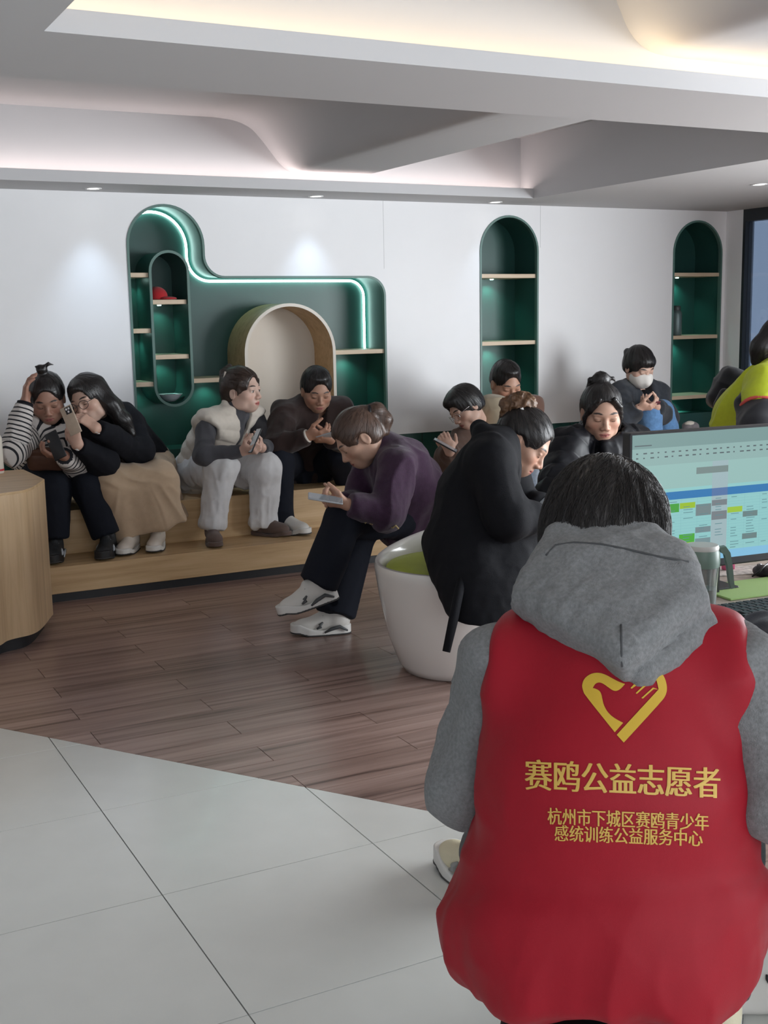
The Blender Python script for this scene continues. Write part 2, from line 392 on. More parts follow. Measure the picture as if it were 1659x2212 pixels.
ring_f = [(xa-ra, Z2)]+arc(xa, za, ra, 180, 0, 30)+[(xa+ra, Z2)]
strip('arch_rim', ring_f, YW-0.016, YW-0.012, M['cream'], t1, -0.020)
inner = [(xa-ra+0.02, Z2)]+arc(xa, za, ra-0.02, 180, 0, 30)+[(xa+ra-0.02, Z2)]
prism('arch_back', inner, YB-0.02, YB-0.005, M['cream'], t1)
# glowing strip along the rear edge of the opening, inside the top and right side
led_path = [(x, z) for x, z in niche1_outline(-0.022) if True]
k0 = 8
path = led_path[k0:-1]+[(3.745, 1.222)]
tube('light_strip', [(x, YB-0.016, z) for x, z in path], 0.008, M['led'], t1, 8)
for nm, xx, zz, xp in (('display_niche', 4.510, 5.003, (1.702, 1.233, 0.775)), ('display_niche', 6.242, 6.735, (1.711, 1.234, 0.768))):
    t = thing(nm, 'arched green niche in the middle of the wall with three shelves' if xx < 5 else 'arched green niche at the right end of the wall, flask on a shelf', 'wall niche', group='arched niches')
    niche_shell(t, arch_outline(xx, zz, 2.118))
    for z in xp: shelf(t, xx, zz, z, p=1.1)
# right wall: white return, then dark framed glazing
XR = 6.77
wrr = box('wall_right', (XR, 6.97, 0), (XR+0.12, 7.6, 2.2), M['wall']); struct(wrr, 'short white return wall beside the right niche', 'wall')
win = thing('window_1', 'dark framed tall glass window at the right edge', 'window', (XR, 6.9, 0)); win['kind'] = 'structure'
def wbox(n, a, b, m): o = box(n, a, b, m); rebase(o, win); return o
win_y = [6.97, 6.56, 5.2, 3.9]
wbox('window_frame', (XR, 3.9, 2.10), (XR+0.08, 6.97, 2.19), M['darkframe']); wbox('window_frame', (XR, 3.9, 0), (XR+0.08, 6.97, 0.08), M['darkframe'])
wbox('window_frame', (XR, 6.945, 0.08), (XR+0.08, 6.97, 2.10), M['darkframe'])
for yy in (6.50, 5.2, 3.9): wbox('window_frame', (XR, yy, 0.08), (XR+0.08, yy+0.12, 2.10), M['darkframe'])
for a, b in ((6.62, 6.945), (5.32, 6.50), (4.02, 5.2)): wbox('pane', (XR+0.035, a, 0.08), (XR+0.043, b, 2.10), M['glass'])
wl = box('wall_left', (-4.1, -3, 0), (-4, 7.6, 2.75), M['wall']); struct(wl, 'plain white wall at the left, outside the view', 'wall')

# stepped seating platform
pf = thing('stepped_platform', 'two tier oak veneer seating platform along the rear wall', 'seating platform', (2.0, YP1, 0))
def pbox(n, lo, hi, m, bev=0.0): o = box(n, lo, hi, m, None, bev); rebase(o, pf); return o
pbox('toe_kick', (-4, YP1+0.012, 0.0), (6.7, YP1+0.05, 0.06), M['kick'])
pbox('lower_step', (-4, YP1, 0.045), (6.7, YP2+0.02, Z1), M['oak'], 0.003)
pbox('upper_step', (-4, YP2, Z1-0.001), (6.7, YW+0.01, Z2), M['oak'], 0.003)

# curved reception counter at the left
cz, cb = 0.71, 0.055
c0 = atz(96, 1035, cz)[:2]; c1 = atz(0, 1066, cz)[:2]; c2 = atz(13, 997, cz)[:2]
ct = thing('reception_counter', 'curved oak veneer counter with a dark recessed base', 'counter', (0.4, 5.6, 0))
mid = atz(60, 1056, cz)[:2]
front = smooth_curve([tuple(c0), tuple(mid), tuple(c1), tuple(c1+(c1-mid)*1.2+np.array([-0.05, -0.02])), (-0.3, 5.28), (-1.2, 5.3)], 8)
kk = (6.115-c0[1])/(c2[1]-c0[1]); outl = front+[(-1.2, 6.115), tuple(c0+(c2-c0)*kk)]
o = prism('counter_body', outl, cb, cz-0.012, M['oakv'], axis='Z', smooth=True); rebase(o, ct)
o = prism('counter_top', outl, cz-0.012, cz, M['oak'], axis='Z'); rebase(o, ct)
cc = np.mean(np.array(outl), 0)
o = prism('plinth', [tuple(cc+(np.array(p)-cc)*0.93) for p in outl], 0.0, cb, M['kick'], axis='Z', smooth=True); rebase(o, ct)
fx = atz(45, 1372, 0.0)
o = box('foot', (fx[0]-0.03, fx[1]-0.0, 0), (fx[0]+0.03, fx[1]+0.04, cb), M['chrome']); rebase(o, ct)

# ================================================================== sculpting kit: signed-distance solids turned into quads
def nz(v): v = np.asarray(v, float); return v/np.linalg.norm(v)
def lerp(a, b, t): return np.asarray(a, float)*(1-t)+np.asarray(b, float)*t
def frame(F, U):
    F = nz(F); R = nz(np.cross(F, U)); U = np.cross(R, F); return np.array([R, F, U])
def _hash(i, j, k, seed):
    h = (i.astype(np.int64)*374761393+j.astype(np.int64)*668265263+k.astype(np.int64)*2147483647+seed*1274126177) & 0xffffffff
    h = ((h ^ (h >> 13))*1274126177) & 0xffffffff
    return ((h ^ (h >> 16)) & 0xffff)/32767.5-1.0
def vnoise(P, seed=0):
    I = np.floor(P).astype(np.int64); f = P-I; f = f*f*(3-2*f); out = 0
    for a in (0, 1):
        wa = f[:, 0] if a else 1-f[:, 0]
        for b in (0, 1):
            wb = f[:, 1] if b else 1-f[:, 1]
            for c in (0, 1):
                wc = f[:, 2] if c else 1-f[:, 2]
                out = out+wa*wb*wc*_hash(I[:, 0]+a, I[:, 1]+b, I[:, 2]+c, seed)
    return out

class Sculpt:
    def __init__(self): self.p = []
    def _a(self, fn, lo, hi, k, op): self.p.append((fn, np.asarray(lo, np.float32), np.asarray(hi, np.float32), k, op)); return self
    def cap(self, a, b, ra, rb=None, k=0.02, op='+'):
        a = np.asarray(a, np.float32); b = np.asarray(b, np.float32); rb = ra if rb is None else rb; d = b-a; L = max(float(d@d), 1e-9)
        def fn(X, Y, Z):
            x, y, z = X-a[0], Y-a[1], Z-a[2]
            t = np.clip((x*d[0]+y*d[1]+z*d[2])/L, 0, 1)
            return np.sqrt((x-t*d[0])**2+(y-t*d[1])**2+(z-t*d[2])**2)-(ra+(rb-ra)*t)
        r = max(ra, rb); return self._a(fn, np.minimum(a, b)-r, np.maximum(a, b)+r, k, op)
    def path(self, pts, rs, k=0.02, op='+'):
        for i in range(len(pts)-1): self.cap(pts[i], pts[i+1], rs[i], rs[i+1], k, op)
        return self
    def ell(self, c, r, A=None, k=0.02, op='+'):
        c = np.asarray(c, np.float32); A = np.eye(3) if A is None else np.asarray(A); A = A.astype(np.float32); rm = min(r)
        ext = np.sqrt(((A*np.asarray(r)[:, None])**2).sum(0))
        def fn(X, Y, Z):
            x, y, z = X-c[0], Y-c[1], Z-c[2]; q0 = 0; q1 = 0
            for i in range(3):
                l = x*A[i, 0]+y*A[i, 1]+z*A[i, 2]; q0 = q0+(l/r[i])**2; q1 = q1+(l/(r[i]*r[i]))**2
            k0 = np.sqrt(q0); return k0*(k0-1)/np.maximum(np.sqrt(q1), 1e-6)
        return self._a(fn, c-ext, c+ext, k, op)
    def tub(self, a, b, lat, ra, rb, k=0.03, op='+', end=None):
        """limb with elliptical section: ra, rb = (half width along lat, half depth)"""
        a = np.asarray(a, np.float32); b = np.asarray(b, np.float32); d = b-a; L = float(np.linalg.norm(d)); n = d/L
        u = np.asarray(lat, float); u = u-n*(u@n); u = (u/np.linalg.norm(u)).astype(np.float32); v = np.cross(n, u); e = end or min(*ra, *rb)
        def fn(X, Y, Z):
            x, y, z = X-a[0], Y-a[1], Z-a[2]
            s = x*n[0]+y*n[1]+z*n[2]; t = np.clip(s/L, 0, 1); s = s-t*L
            rx = ra[0]+(rb[0]-ra[0])*t; ry = ra[1]+(rb[1]-ra[1])*t
            l = x*u[0]+y*u[1]+z*u[2]; m = x*v[0]+y*v[1]+z*v[2]
            return (np.sqrt((l/rx)**2+(m/ry)**2+(s/e)**2)-1)*np.minimum(rx, ry)
        r = max(*ra, *rb, e); return self._a(fn, np.minimum(a, b)-r, np.maximum(a, b)+r, k, op)
    def box(self, c, h, A=None, rd=0.01, k=0.01, op='+'):
        c = np.asarray(c, np.float32); A = np.eye(3) if A is None else np.asarray(A); A = A.astype(np.float32)
        ext = np.abs(A*np.asarray(h)[:, None]).sum(0)
        def fn(X, Y, Z):
            x, y, z = X-c[0], Y-c[1], Z-c[2]; s = 0; m = None
            for i in range(3):
                q = np.abs(x*A[i, 0]+y*A[i, 1]+z*A[i, 2])-(h[i]-rd); s = s+np.maximum(q, 0)**2; m = q if m is None else np.maximum(m, q)
            return np.sqrt(s)+np.minimum(m, 0)-rd
        return self._a(fn, c-ext, c+ext, k, op)
    def cut(self, o, n, lo=None, hi=None, k=0.004):
        """remove everything on the side n points to, optionally only inside a box"""
        o = np.asarray(o, np.float32); n = nz(n).astype(np.float32)
        def fn(X, Y, Z): return -((X-o[0])*n[0]+(Y-o[1])*n[1]+(Z-o[2])*n[2])
        return self._a(fn, lo if lo is not None else (-99,)*3, hi if hi is not None else (99,)*3, k, 'cut')
    def raw(self, fn, lo, hi, k=0.02, op='+'): return self._a(fn, lo, hi, k, op)
    def build(self, res):
        add = [q for q in self.p if q[4] == '+']
        lo = np.min([q[1] for q in add], 0)-3*res; hi = np.max([q[2] for q in add], 0)+3*res
        nn = np.ceil((hi-lo)/res).astype(int)+1
        ax = [(lo[i]+res*np.arange(nn[i])).astype(np.float32) for i in range(3)]
        D = np.full(nn, 0.5, np.float32)
        for fn, l, h, k, op in self.p:
            mg = k+2.5*res if op != 'cut' else 0
            s = []
            for i in range(3):
                a = int(np.clip(np.floor((l[i]-mg-lo[i])/res), 0, nn[i])); b = int(np.clip(np.ceil((h[i]+mg-lo[i])/res)+1, 0, nn[i])); s.append(slice(a, b))
            if any(q.stop <= q.start for q in s): continue
            X = ax[0][s[0]][:, None, None]; Y = ax[1][s[1]][None, :, None]; Z = ax[2][s[2]][None, None, :]
            d = fn(X, Y, Z).astype(np.float32); B = D[s[0], s[1], s[2]]
            if op == '+':
                hh = np.clip(0.5+0.5*(B-d)/k, 0, 1); D[s[0], s[1], s[2]] = B+(d-B)*hh-k*hh*(1-hh)
            else:
                d = -d; hh = np.clip(0.5-0.5*(B-d)/k, 0, 1); D[s[0], s[1], s[2]] = B+(d-B)*hh+k*hh*(1-hh)
        for i in range(3):
            sl = [slice(None)]*3
            for e in (0, -1): sl[i] = e; D[tuple(sl)] = 0.5
        return nets(D, lo, res)
def nets(D, lo, res):
    S = (D < 0).astype(np.int8)
    c = S[:-1, :-1, :-1]+S[1:, :-1, :-1]+S[:-1, 1:, :-1]+S[1:, 1:, :-1]+S[:-1, :-1, 1:]+S[1:, :-1, 1:]+S[:-1, 1:, 1:]+S[1:, 1:, 1:]
    I = np.argwhere((c > 0) & (c < 8)); vid = np.full(c.shape, -1, np.int32); vid[I[:, 0], I[:, 1], I[:, 2]] = np.arange(len(I))
    off = np.array([[a, b, d] for a in (0, 1) for b in (0, 1) for d in (0, 1)])
    val = np.stack([D[I[:, 0]+o[0], I[:, 1]+o[1], I[:, 2]+o[2]] for o in off], 1)
    acc = np.zeros((len(I), 3)); cnt = np.zeros(len(I))
    for p in range(8):
        for q in range(p+1, 8):
            if np.abs(off[p]-off[q]).sum() != 1: continue
            a, b = val[:, p], val[:, q]; m = (a < 0) != (b < 0)
            t = np.where(m, a/np.where(m, a-b, 1), 0)
            acc += np.where(m[:, None], off[p]+(off[q]-off[p])*t[:, None], 0); cnt += m
    V = lo+res*(I+acc/np.maximum(cnt, 1)[:, None]); Q = []
    for ax_ in range(3):
        a1, a2 = (ax_+1) % 3, (ax_+2) % 3
        sl0 = [slice(1, -1)]*3; sl1 = [slice(1, -1)]*3; sl0[ax_] = slice(0, -1); sl1[ax_] = slice(1, None)
        s0, s1 = S[tuple(sl0)], S[tuple(sl1)]; E = np.argwhere(s0 != s1)
        flip = s0[E[:, 0], E[:, 1], E[:, 2]] == 0
        E = E+np.array([0 if i == ax_ else 1 for i in range(3)])
        def g(d1, d2):
            F = E.copy(); F[:, a1] += d1; F[:, a2] += d2; return vid[F[:, 0], F[:, 1], F[:, 2]]
        q = np.stack([g(-1, -1), g(0, -1), g(0, 0), g(-1, 0)], 1); q[flip] = q[flip][:, ::-1]; Q.append(q)
    return V, np.concatenate(Q)
def vnormals(V, Q):
    n = np.cross(V[Q[:, 2]]-V[Q[:, 0]], V[Q[:, 3]]-V[Q[:, 1]]); N = np.zeros_like(V)
    for i in range(4): np.add.at(N, Q[:, i], n)
    return N/np.maximum(np.linalg.norm(N, axis=1), 1e-12)[:, None]
def relax(V, Q, it=2, f=0.5):
    e = np.concatenate([Q[:, [0, 1]], Q[:, [1, 2]], Q[:, [2, 3]], Q[:, [3, 0]]]); cnt = np.bincount(e[:, 0], minlength=len(V))+np.bincount(e[:, 1], minlength=len(V))
    for _ in range(it):
        A = np.zeros_like(V)
        for i in range(3): A[:, i] = np.bincount(e[:, 0], V[e[:, 1], i], len(V))+np.bincount(e[:, 1], V[e[:, 0], i], len(V))
        V = V*(1-f)+f*A/np.maximum(cnt, 1)[:, None]
    return V
def folds(V, Q, amp, scale, axis=None, stretch=4.0, seed=1, mask=None, rid=True):
    """cloth folds: ridged noise, long along axis"""
    N = vnormals(V, Q); P = V*scale
    if axis is not None:
        a = nz(axis); P = P-np.outer(P@a, a)*(1-1/stretch)
    P = P+0.16*np.stack([vnoise(P*0.7+9, seed+5), vnoise(P*0.7+31, seed+6), vnoise(P*0.7+57, seed+7)], 1)
    n = vnoise(P, seed)
    h = (1-2*np.abs(n)**0.8) if rid else n
    h = h*0.80+0.20*((1-2*np.abs(vnoise(P*2.1+3, seed+1))) if rid else vnoise(P*2.3, seed+1))
    amp = amp*1.4
    d = amp*h
    if mask is not None: d = d*mask
    return V+N*d[:, None]
def near(V, pts, r):
    m = np.zeros(len(V))
    for p in pts: m = np.maximum(m, np.exp(-((V-np.asarray(p))**2).sum(1)/(r*r)))
    return m
def to_obj(name, V, Q, m, parent, colors=None, attrs=None):
    me = bpy.data.meshes.new(name); V = np.asarray(V, float)-np.array(parent.location) if parent is not None else np.asarray(V, float)
    n, q = len(V), len(Q); me.vertices.add(n); me.vertices.foreach_set('co', V.astype(np.float32).ravel())
    me.loops.add(4*q); me.loops.foreach_set('vertex_index', Q.astype(np.int32).ravel())
    me.polygons.add(q); me.polygons.foreach_set('loop_start', np.arange(0, 4*q, 4, dtype=np.int32))
    me.update(calc_edges=True); me.polygons.foreach_set('use_smooth', np.ones(q, bool))
    if colors is not None:
        a = me.color_attributes.new('Col', 'FLOAT_COLOR', 'POINT'); a.data.foreach_set('color', np.concatenate([colors, np.ones((n, 1))], 1).astype(np.float32).ravel())
    for k, v in (attrs or {}).items():
        a = me.attributes.new(k, 'FLOAT', 'POINT'); a.data.foreach_set('value', np.asarray(v, np.float32))
    me.validate(); return link_mesh(name, me, m, parent)
def sculpt_obj(name, S, res, m, parent, post=None, rel=1):
    V, Q = S.build(res); V = relax(V, Q, rel) if rel else V
    if post: V = post(V, Q)
    return to_obj(name, V, Q, m, parent)
def joinVQ(parts):
    Vs, Qs, o = [], [], 0
    for V, Q in parts: Vs.append(V); Qs.append(Q+o); o += len(V)
    return np.concatenate(Vs), np.concatenate(Qs)

# ------------------------------------------------------------------ heads, hands, hair, shoes
HEAD = {}
def head_sculpt(c, A, s, neck, male=False, fat=0.0):
    S = Sculpt(); w = lambda r, f, u: c+s*(A[0]*r+A[1]*f+A[2]*u)
    E = lambda r, f, u, rr, k=0.02, op='+': S.ell(w(r, f, u), [s*q for q in rr], A, s*k, op)
    E(0, -.014, .030, (.074, .094, .084)); E(0, .018, -.030, (.062+fat, .070, .080), .03)
    E(0, .052, -.088, (.030+fat, .030, .024), .03)
    for q in (-1, 1):
        E(q*.040, .052, -.026, (.027, .026, .024), .025); E(q*.050, .012, -.070, (.018+fat, .035, .024), .03)
    E(0, .074, .020, (.050, .016, .014), .02)
    for q in (-1, 1):
        E(q*.031, .096, -.001, (.019, .013, .0105), .012, '-'); E(q*.031, .0735, -.003, (.0165, .0135, .0098), .004)
        E(q*.031, .081, .005, (.0175, .0065, .0045), .006)
    S.cap(w(0, .083, .006), w(0, .104, -.030), s*.0065, s*.0105, s*.012)
    for q in (-1, 1): E(q*.0125, .096, -.036, (.0085, .011, .0075), .008)
    E(0, .070, -.064, (.032, .023, .024), .02)
    E(0, .0885, -.0605, (.0225, .0075, .0048), .004); E(0, .0870, -.0705, (.0190, .0075, .0058), .004)
    S.cap(w(-.021, .090, -.0655), w(.021, .090, -.0655), s*.0020, None, s*.003, '-')
    for q in (-1, 1):
        E(q*.0765, -.012, -.012, (.0075, .019, .031), .006); E(q*.0845, -.009, -.010, (.005, .011, .020), .004, '-')
    S.cap(w(0, -.022, -.045), neck, s*.053 if not male else s*.060, s*.048 if not male else s*.056, s*.03)
    return S
def head_paint(V, c, A, s, skin, hairc, eyes='down', lip=(0.42, 0.13, 0.11), brow=1.0):
    L = (V-c)@A.T/s; r, f, u = L[:, 0], L[:, 1], L[:, 2]; C = np.tile(np.array(skin), (len(V), 1))
    def mix(col, a): 
        a = np.clip(a, 0, 1)[:, None]; C[:] = C*(1-a)+np.array(col)*a
    sk = np.array(skin)
    mix(sk*np.array([1.05, .80, .76]), .55*np.exp(-(((np.abs(r)-.042)/.022)**2+((u+.028)/.02)**2))*(f > .02))
    mix(sk*np.array([.95, .76, .72]), .5*np.exp(-((r/.016)**2+((u+.034)/.012)**2))*(f > .07))
    mix(lip, (1-((r/.0235)**2+((u+.0655)/.0105)**2))*3*(f > .06))
    mix(np.array(lip)*.45, (1-((r/.021)**2+((u+.0655)/.0019)**2))*2*(f > .06))
    ar = np.abs(r)
    bc = .0235+.004*np.sin((ar-.012)/.04*math.pi)
    mix(hairc, brow*(1-((ar-.032)/.0215)**2-((u-bc)/.0042)**2)*2*(f > .04))
    if eyes == 'open':
        mix((.62, .58, .55), (1-((ar-.031)/.0135)**2-((u+.003)/.0052)**2)*4*(f > .05))
        mix((.02, .012, .01), (1-((ar-.031)/.0062)**2-((u+.003)/.0058)**2)*4*(f > .05))
        mix((.02, .014, .012), (1-((ar-.031)/.0155)**2-((u-.0032)/.0020)**2)*2*(f > .05))
    else:
        mix(sk*.72, .6*(1-((ar-.031)/.017)**2-((u-.002)/.0060)**2)*2*(f > .05))
        mix((.025, .016, .014), (1-((ar-.031)/.0150)**2-((u+.0075-.0016*((ar-.031)/.015)**2)/.0024)**2)*2*(f > .05))
    return C
def hand_sculpt(w, D, Nn, side, s=1.0, curl=0.5, thumb=(0.55, 0.75, 0.35), curls=None, tcurl=0.5, elbow=None):
    D = nz(D); Nn = np.asarray(Nn, float); Nn = nz(Nn-D*(Nn@D)); T = np.cross(D, Nn) if side == 'R' else np.cross(Nn, D)
    S = Sculpt(); p = lambda a, b, c: w+s*(D*a+T*b+Nn*c)
    S.cap(p(-.06, 0, 0) if elbow is None else w+nz(elbow-w)*.075, p(.0, 0, 0), s*.026, s*.025, s*.02)
    S.tub(p(.0, .002, 0), p(.078, 0, .0), T, (s*.029, s*.019), (s*.039, s*.0135), s*.02)
    S.ell(p(.036, .026, .008), (s*.030, s*.017, s*.015), np.array([nz(D*.8+T*.5), nz(T*.8-D*.5), Nn]), s*.015)
    for i, (b, L) in enumerate(((.0285, .072), (.0098, .080), (-.0095, .074), (-.0275, .058))):
        cu = (curls[i] if curls else curl); q = p(.084-(abs(b-.005)*.25), b, 0); th = 0; fan = (b)*1.6
        for m, (fr, ad, r0, r1) in enumerate(((.46, cu, .0092, .0085), (.30, cu*1.15, .0085, .0078), (.24, cu*.75, .0078, .0065))):
            th += ad; q2 = q+s*L*fr*nz(D*math.cos(th)+Nn*math.sin(th)+T*fan*math.cos(th)); S.cap(q, q2, s*r0, s*r1, s*.005); q = q2
    q = p(.022, .026, .010); d1 = nz(D*thumb[0]+T*thumb[1]+Nn*thumb[2]); q1 = q+s*.044*d1
    d2 = nz(D*(thumb[0]+.35)+T*(thumb[1]-.55*tcurl-.2)+Nn*(thumb[2]+.5*tcurl)); q2 = q1+s*.033*d2; d3 = nz(d2+Nn*.35*tcurl+D*.2); q3 = q2+s*.025*d3
    S.cap(q, q1, s*.0125, s*.0105, s*.012); S.cap(q1, q2, s*.0102, s*.0095, s*.006); S.cap(q2, q3, s*.0095, s*.0075, s*.005)
    return S
def hair_ridges(V, Q, c, A, pole, amp=0.0025, freq=26, seed=3, slack=0.004):
    """comb lines running towards a pole direction (head frame)"""
    L = (V-c)@A.T; N = vnormals(V, Q); a = nz(pole); b = nz(np.cross(a, (0.3, 0.2, 1))); d = np.cross(a, b)
    th = np.arctan2(L@d, L@b); al = (L@a)*9
    P = np.stack([np.cos(th)*freq/6.3, np.sin(th)*freq/6.3, al], 1)
    h = vnoise(P, seed)*.6+vnoise(P*np.array([2.7, 2.7, 1.4]), seed+1)*.4
    return V+N*(amp*h+slack*vnoise(V*14, seed+2)*0.4)[:, None]
def skin_mat(name): return mat(name, (0.5, 0.33, 0.25), 0.48, attr=True, noise=0.04, nscale=60, bump=0.05, bscale=500, spec=0.4)
M['skin'] = skin_mat('skin')
M['skin'].node_tree.nodes['Principled BSDF'].inputs['Subsurface Weight'].default_value = 0.12
M['skin'].node_tree.nodes['Principled BSDF'].inputs['Subsurface Radius'].default_value = (0.012, 0.005, 0.003)
def hairmat(name, c, rough=0.36):
    m = mat(name, c, rough, noise=0.35, nscale=90, bump=0.35, bscale=260, stretch=(1, 1, 0.12), spec=0.55); return m
M['hair'] = hairmat('black hair', (0.013, 0.011, 0.011)); M['hairbrown'] = hairmat('dark brown hair', (0.035, 0.020, 0.014))
M['hairdyed'] = hairmat('dyed brown hair', (0.085, 0.050, 0.036))

SK = {'f': (0.52, 0.32, 0.235), 'm': (0.43, 0.245, 0.17), 'd': (0.36, 0.20, 0.145), 'p': (0.60, 0.40, 0.315)}
def fabric(name, c, rough=0.85, noise=0.06, ns=40, bump=0.25, bs=420, sheen=0.15): return mat(name, c, rough, noise=noise, nscale=ns, bump=bump, bscale=bs, sheen=sheen, spec=0.25)

class Person:
    def __init__(s, label, base, name='person'):
        s.t = thing(name, label, 'person', tuple(base), 'people waiting in the hall'); s.parts = []; s.J = {}
    def set_head(s, c, F, U, size=1.0, neck=None, skin='f', hairc=(.015, .012, .012), eyes='down', male=False, fat=0.0, lip=(0.40, 0.15, 0.13), brow=1.0):
        s.hc = np.asarray(c, float); s.A = frame(F, U); s.hs = size; s.nk = neck; s.skin = np.array(SK[skin]) if isinstance(skin, str) else np.array(skin)
        V, Q = head_sculpt(s.hc, s.A, size, neck, male, fat).build(0.0034*size); V = relax(V, Q, 1, .4)
        s.parts.append((V, Q, head_paint(V, s.hc, s.A, size, s.skin, hairc, eyes, lip, brow)))
    def H(s, r, f, u): return s.hc+s.hs*(s.A[0]*r+s.A[1]*f+s.A[2]*u)
    def Hd(s, r, f, u): return s.A[0]*r+s.A[1]*f+s.A[2]*u
    def hand(s, w, D, Nn, side, size=1.0, **k):
        k.setdefault('elbow', s.J.get('e'+side)); V, Q = hand_sculpt(np.asarray(w, float), D, Nn, side, size, **k).build(0.0036); V = relax(V, Q, 1, .3)
        s.parts.append((V, Q, np.tile(s.skin*np.array([1.0, .95, .93]), (len(V), 1))))
    def core(s, S):
        V, Q = S.build(0.014); s.parts.append((V, Q, np.tile(s.skin, (len(V), 1))))
    def body(s):
        V, Q = joinVQ([(a, b) for a, b, c in s.parts]); return to_obj('body', V, Q, M['skin'], s.t, np.concatenate([c for a, b, c in s.parts]))
    def hair(s, S, m, pole=(0, -1, .3), amp=.0028, freq=30, seed=3, res=.0045, name='hair', slack=.004, grow=500):
        V, Q = S.build(res); V = relax(V, Q, 1, .4); V = hair_ridges(V, Q, s.hc, s.A, pole, amp, freq, seed, slack); o = to_obj(name, V, Q, m, s.t)
        if grow: grow_strands(s, V, Q, s.hc+s.hs*.1*(s.A.T@nz(pole)), m, grow, seed, o)
        return o
    def cloth(s, name, S, m, res=.008, rel=2, f=()):
        V, Q = S.build(res); V = relax(V, Q, rel)
        for kw in f: V = folds(V, Q, **kw)
        V = relax(V, Q, 1, .35); return to_obj(name, V, Q, m, s.t)
def grow_strands(P, V, Q, pole, m, n, seed, hair, r=.0006, step=.012, k=6, lift=.0012):
    """loose single hairs lying on a hair mesh, running away from the pole"""
    g = np.random.default_rng(seed+100); b = BVHTree.FromPolygons([Vector(v) for v in V], [tuple(int(i) for i in q) for q in Q]); VV = []; F = []
    for i in g.integers(0, len(V), n):
        p = np.array(V[i]); pts = []; d0 = None; lf = lift*g.uniform(.3, 2.2)
        for j in range(k):
            h, nn, idx, _ = b.find_nearest(Vector(p))
            if h is None: break
            h = np.array(h); nn = np.array(nn); pts.append((h+nn*lf, nn)); d = p-pole if d0 is None else d0; d = d-nn*(d@nn); d = nz(d+1e-6)+g.normal(0, .10, 3); d = nz(d-nn*(d@nn)); d0 = d if d0 is None else nz(d0*.5+d*.5); p = h+d*step
        if len(pts) < k: continue
        base = len(VV)
        for j, (x, nn) in enumerate(pts):
            tg = nz(pts[min(j+1, k-1)][0]-pts[max(j-1, 0)][0]+1e-9); u = nz(np.cross(tg, nn)+1e-9); rr = r*(1-.6*j/k)
            for q in (u*.9, -u*.9, nn*1.1): VV.append(x+q*rr)
        for j in range(k-1):
            for q in range(3): F.append((base+3*j+q, base+3*j+(q+1) % 3, base+3*j+3+(q+1) % 3, base+3*j+3+q))
    if VV: o = to_obj('hair_strands', np.array(VV), np.array(F), m, P.t); o['kind'] = 'stuff'; o.parent = hair
def scalp(P, back=0.0, t=.010, hairline=.062, side=True, low=-.06):
    """hair cap: cranium shell with the face cut away (head frame, unit size)"""
    S = Sculpt(); s = P.hs; A = P.A
    S.ell(P.H(0, -.016, .032), [s*(q+t) for q in (.074, .094, .084)], A, s*.02)
    S.ell(P.H(0, -.045, -.012), [s*(q+t*.7) for q in (.066, .058, .070)], A, s*.03)
    # face opening
    S.ell(P.H(0, .115, -.052), [s*q for q in (.072, .098, .105)], A, s*.006, '-')
    S.ell(P.H(0, .122, .014), [s*q for q in (.066, .074, .070)], A, s*.010, '-'); S.ell(P.H(0, .120, .030), [s*q for q in (.052, .070, .056)], A, s*.012, '-')
    if side:
        for q in (-1, 1): S.ell(P.H(q*.090, .008, -.026), [s*w for w in (.026, .040, .046)], A, s*.006, '-')
    S.cut(P.H(0, 0, low), -A[2], k=s*.01)
    return S
def torso(S, pv, sL, sR, hL, hR, t=0.0, wide=(.165, .150, .170), deep=(.125, .115, .125), bulge=0.02, hem=0.0, top=0.04, nk=None, mid=None):
    up = (np.asarray(sL)+sR)/2; lat = nz(np.asarray(sR)-sL); sp = nz(up-pv); fwd = np.cross(sp, lat); hl = nz(np.asarray(hR)-hL)
    m1 = lerp(pv, up, .48)-fwd*bulge if mid is None else mid; ch = lerp(pv, up, .80)-fwd*bulge*.6
    S.tub(pv-sp*hem, lerp(pv, m1, .25), hl, (wide[0]+t, deep[0]+t), (wide[0]+t, deep[0]+t), .04)
    S.tub(pv, m1, hl+lat*.5, (wide[0]+t, deep[0]+t), (wide[1]+t, deep[1]+t), .05)
    S.tub(m1, ch, lat, (wide[1]+t, deep[1]+t), (wide[2]+t, deep[2]+t), .05)
    S.cap(np.asarray(sL)+lat*.02, np.asarray(sR)-lat*.02, .062+t, None, .05)
    if nk is not None:
        for q in (sL, sR): S.cap(lerp(nk, q, .25), lerp(nk, q, .9), .050+t*.8, .050+t, .05)
    return dict(up=up, lat=lat, sp=sp, fwd=fwd, m1=m1, ch=ch)
def sleeve(S, s_, e, w, r=(.064, .056, .052, .040), k=.025, cuff=True, long=1.0):
    S.cap(s_, e, r[0], r[1], k); w2 = lerp(e, w, long); S.cap(e, w2, r[2], r[3], k)
def cut_end(S, e, w, r=.09, at=1.0):
    """flat cuff: cut the round end of a limb at w"""
    p = lerp(e, w, at); S.cut(p, np.asarray(w)-e, p-r, p+r, .004)
def legs(S, hips, knees, ankles, r=(.092, .072, .066, .052), k=.03):
    for h, kn, a in zip(hips, knees, ankles): S.cap(h, kn, r[0], r[1], k); S.cap(kn, a, r[2], r[3], k)
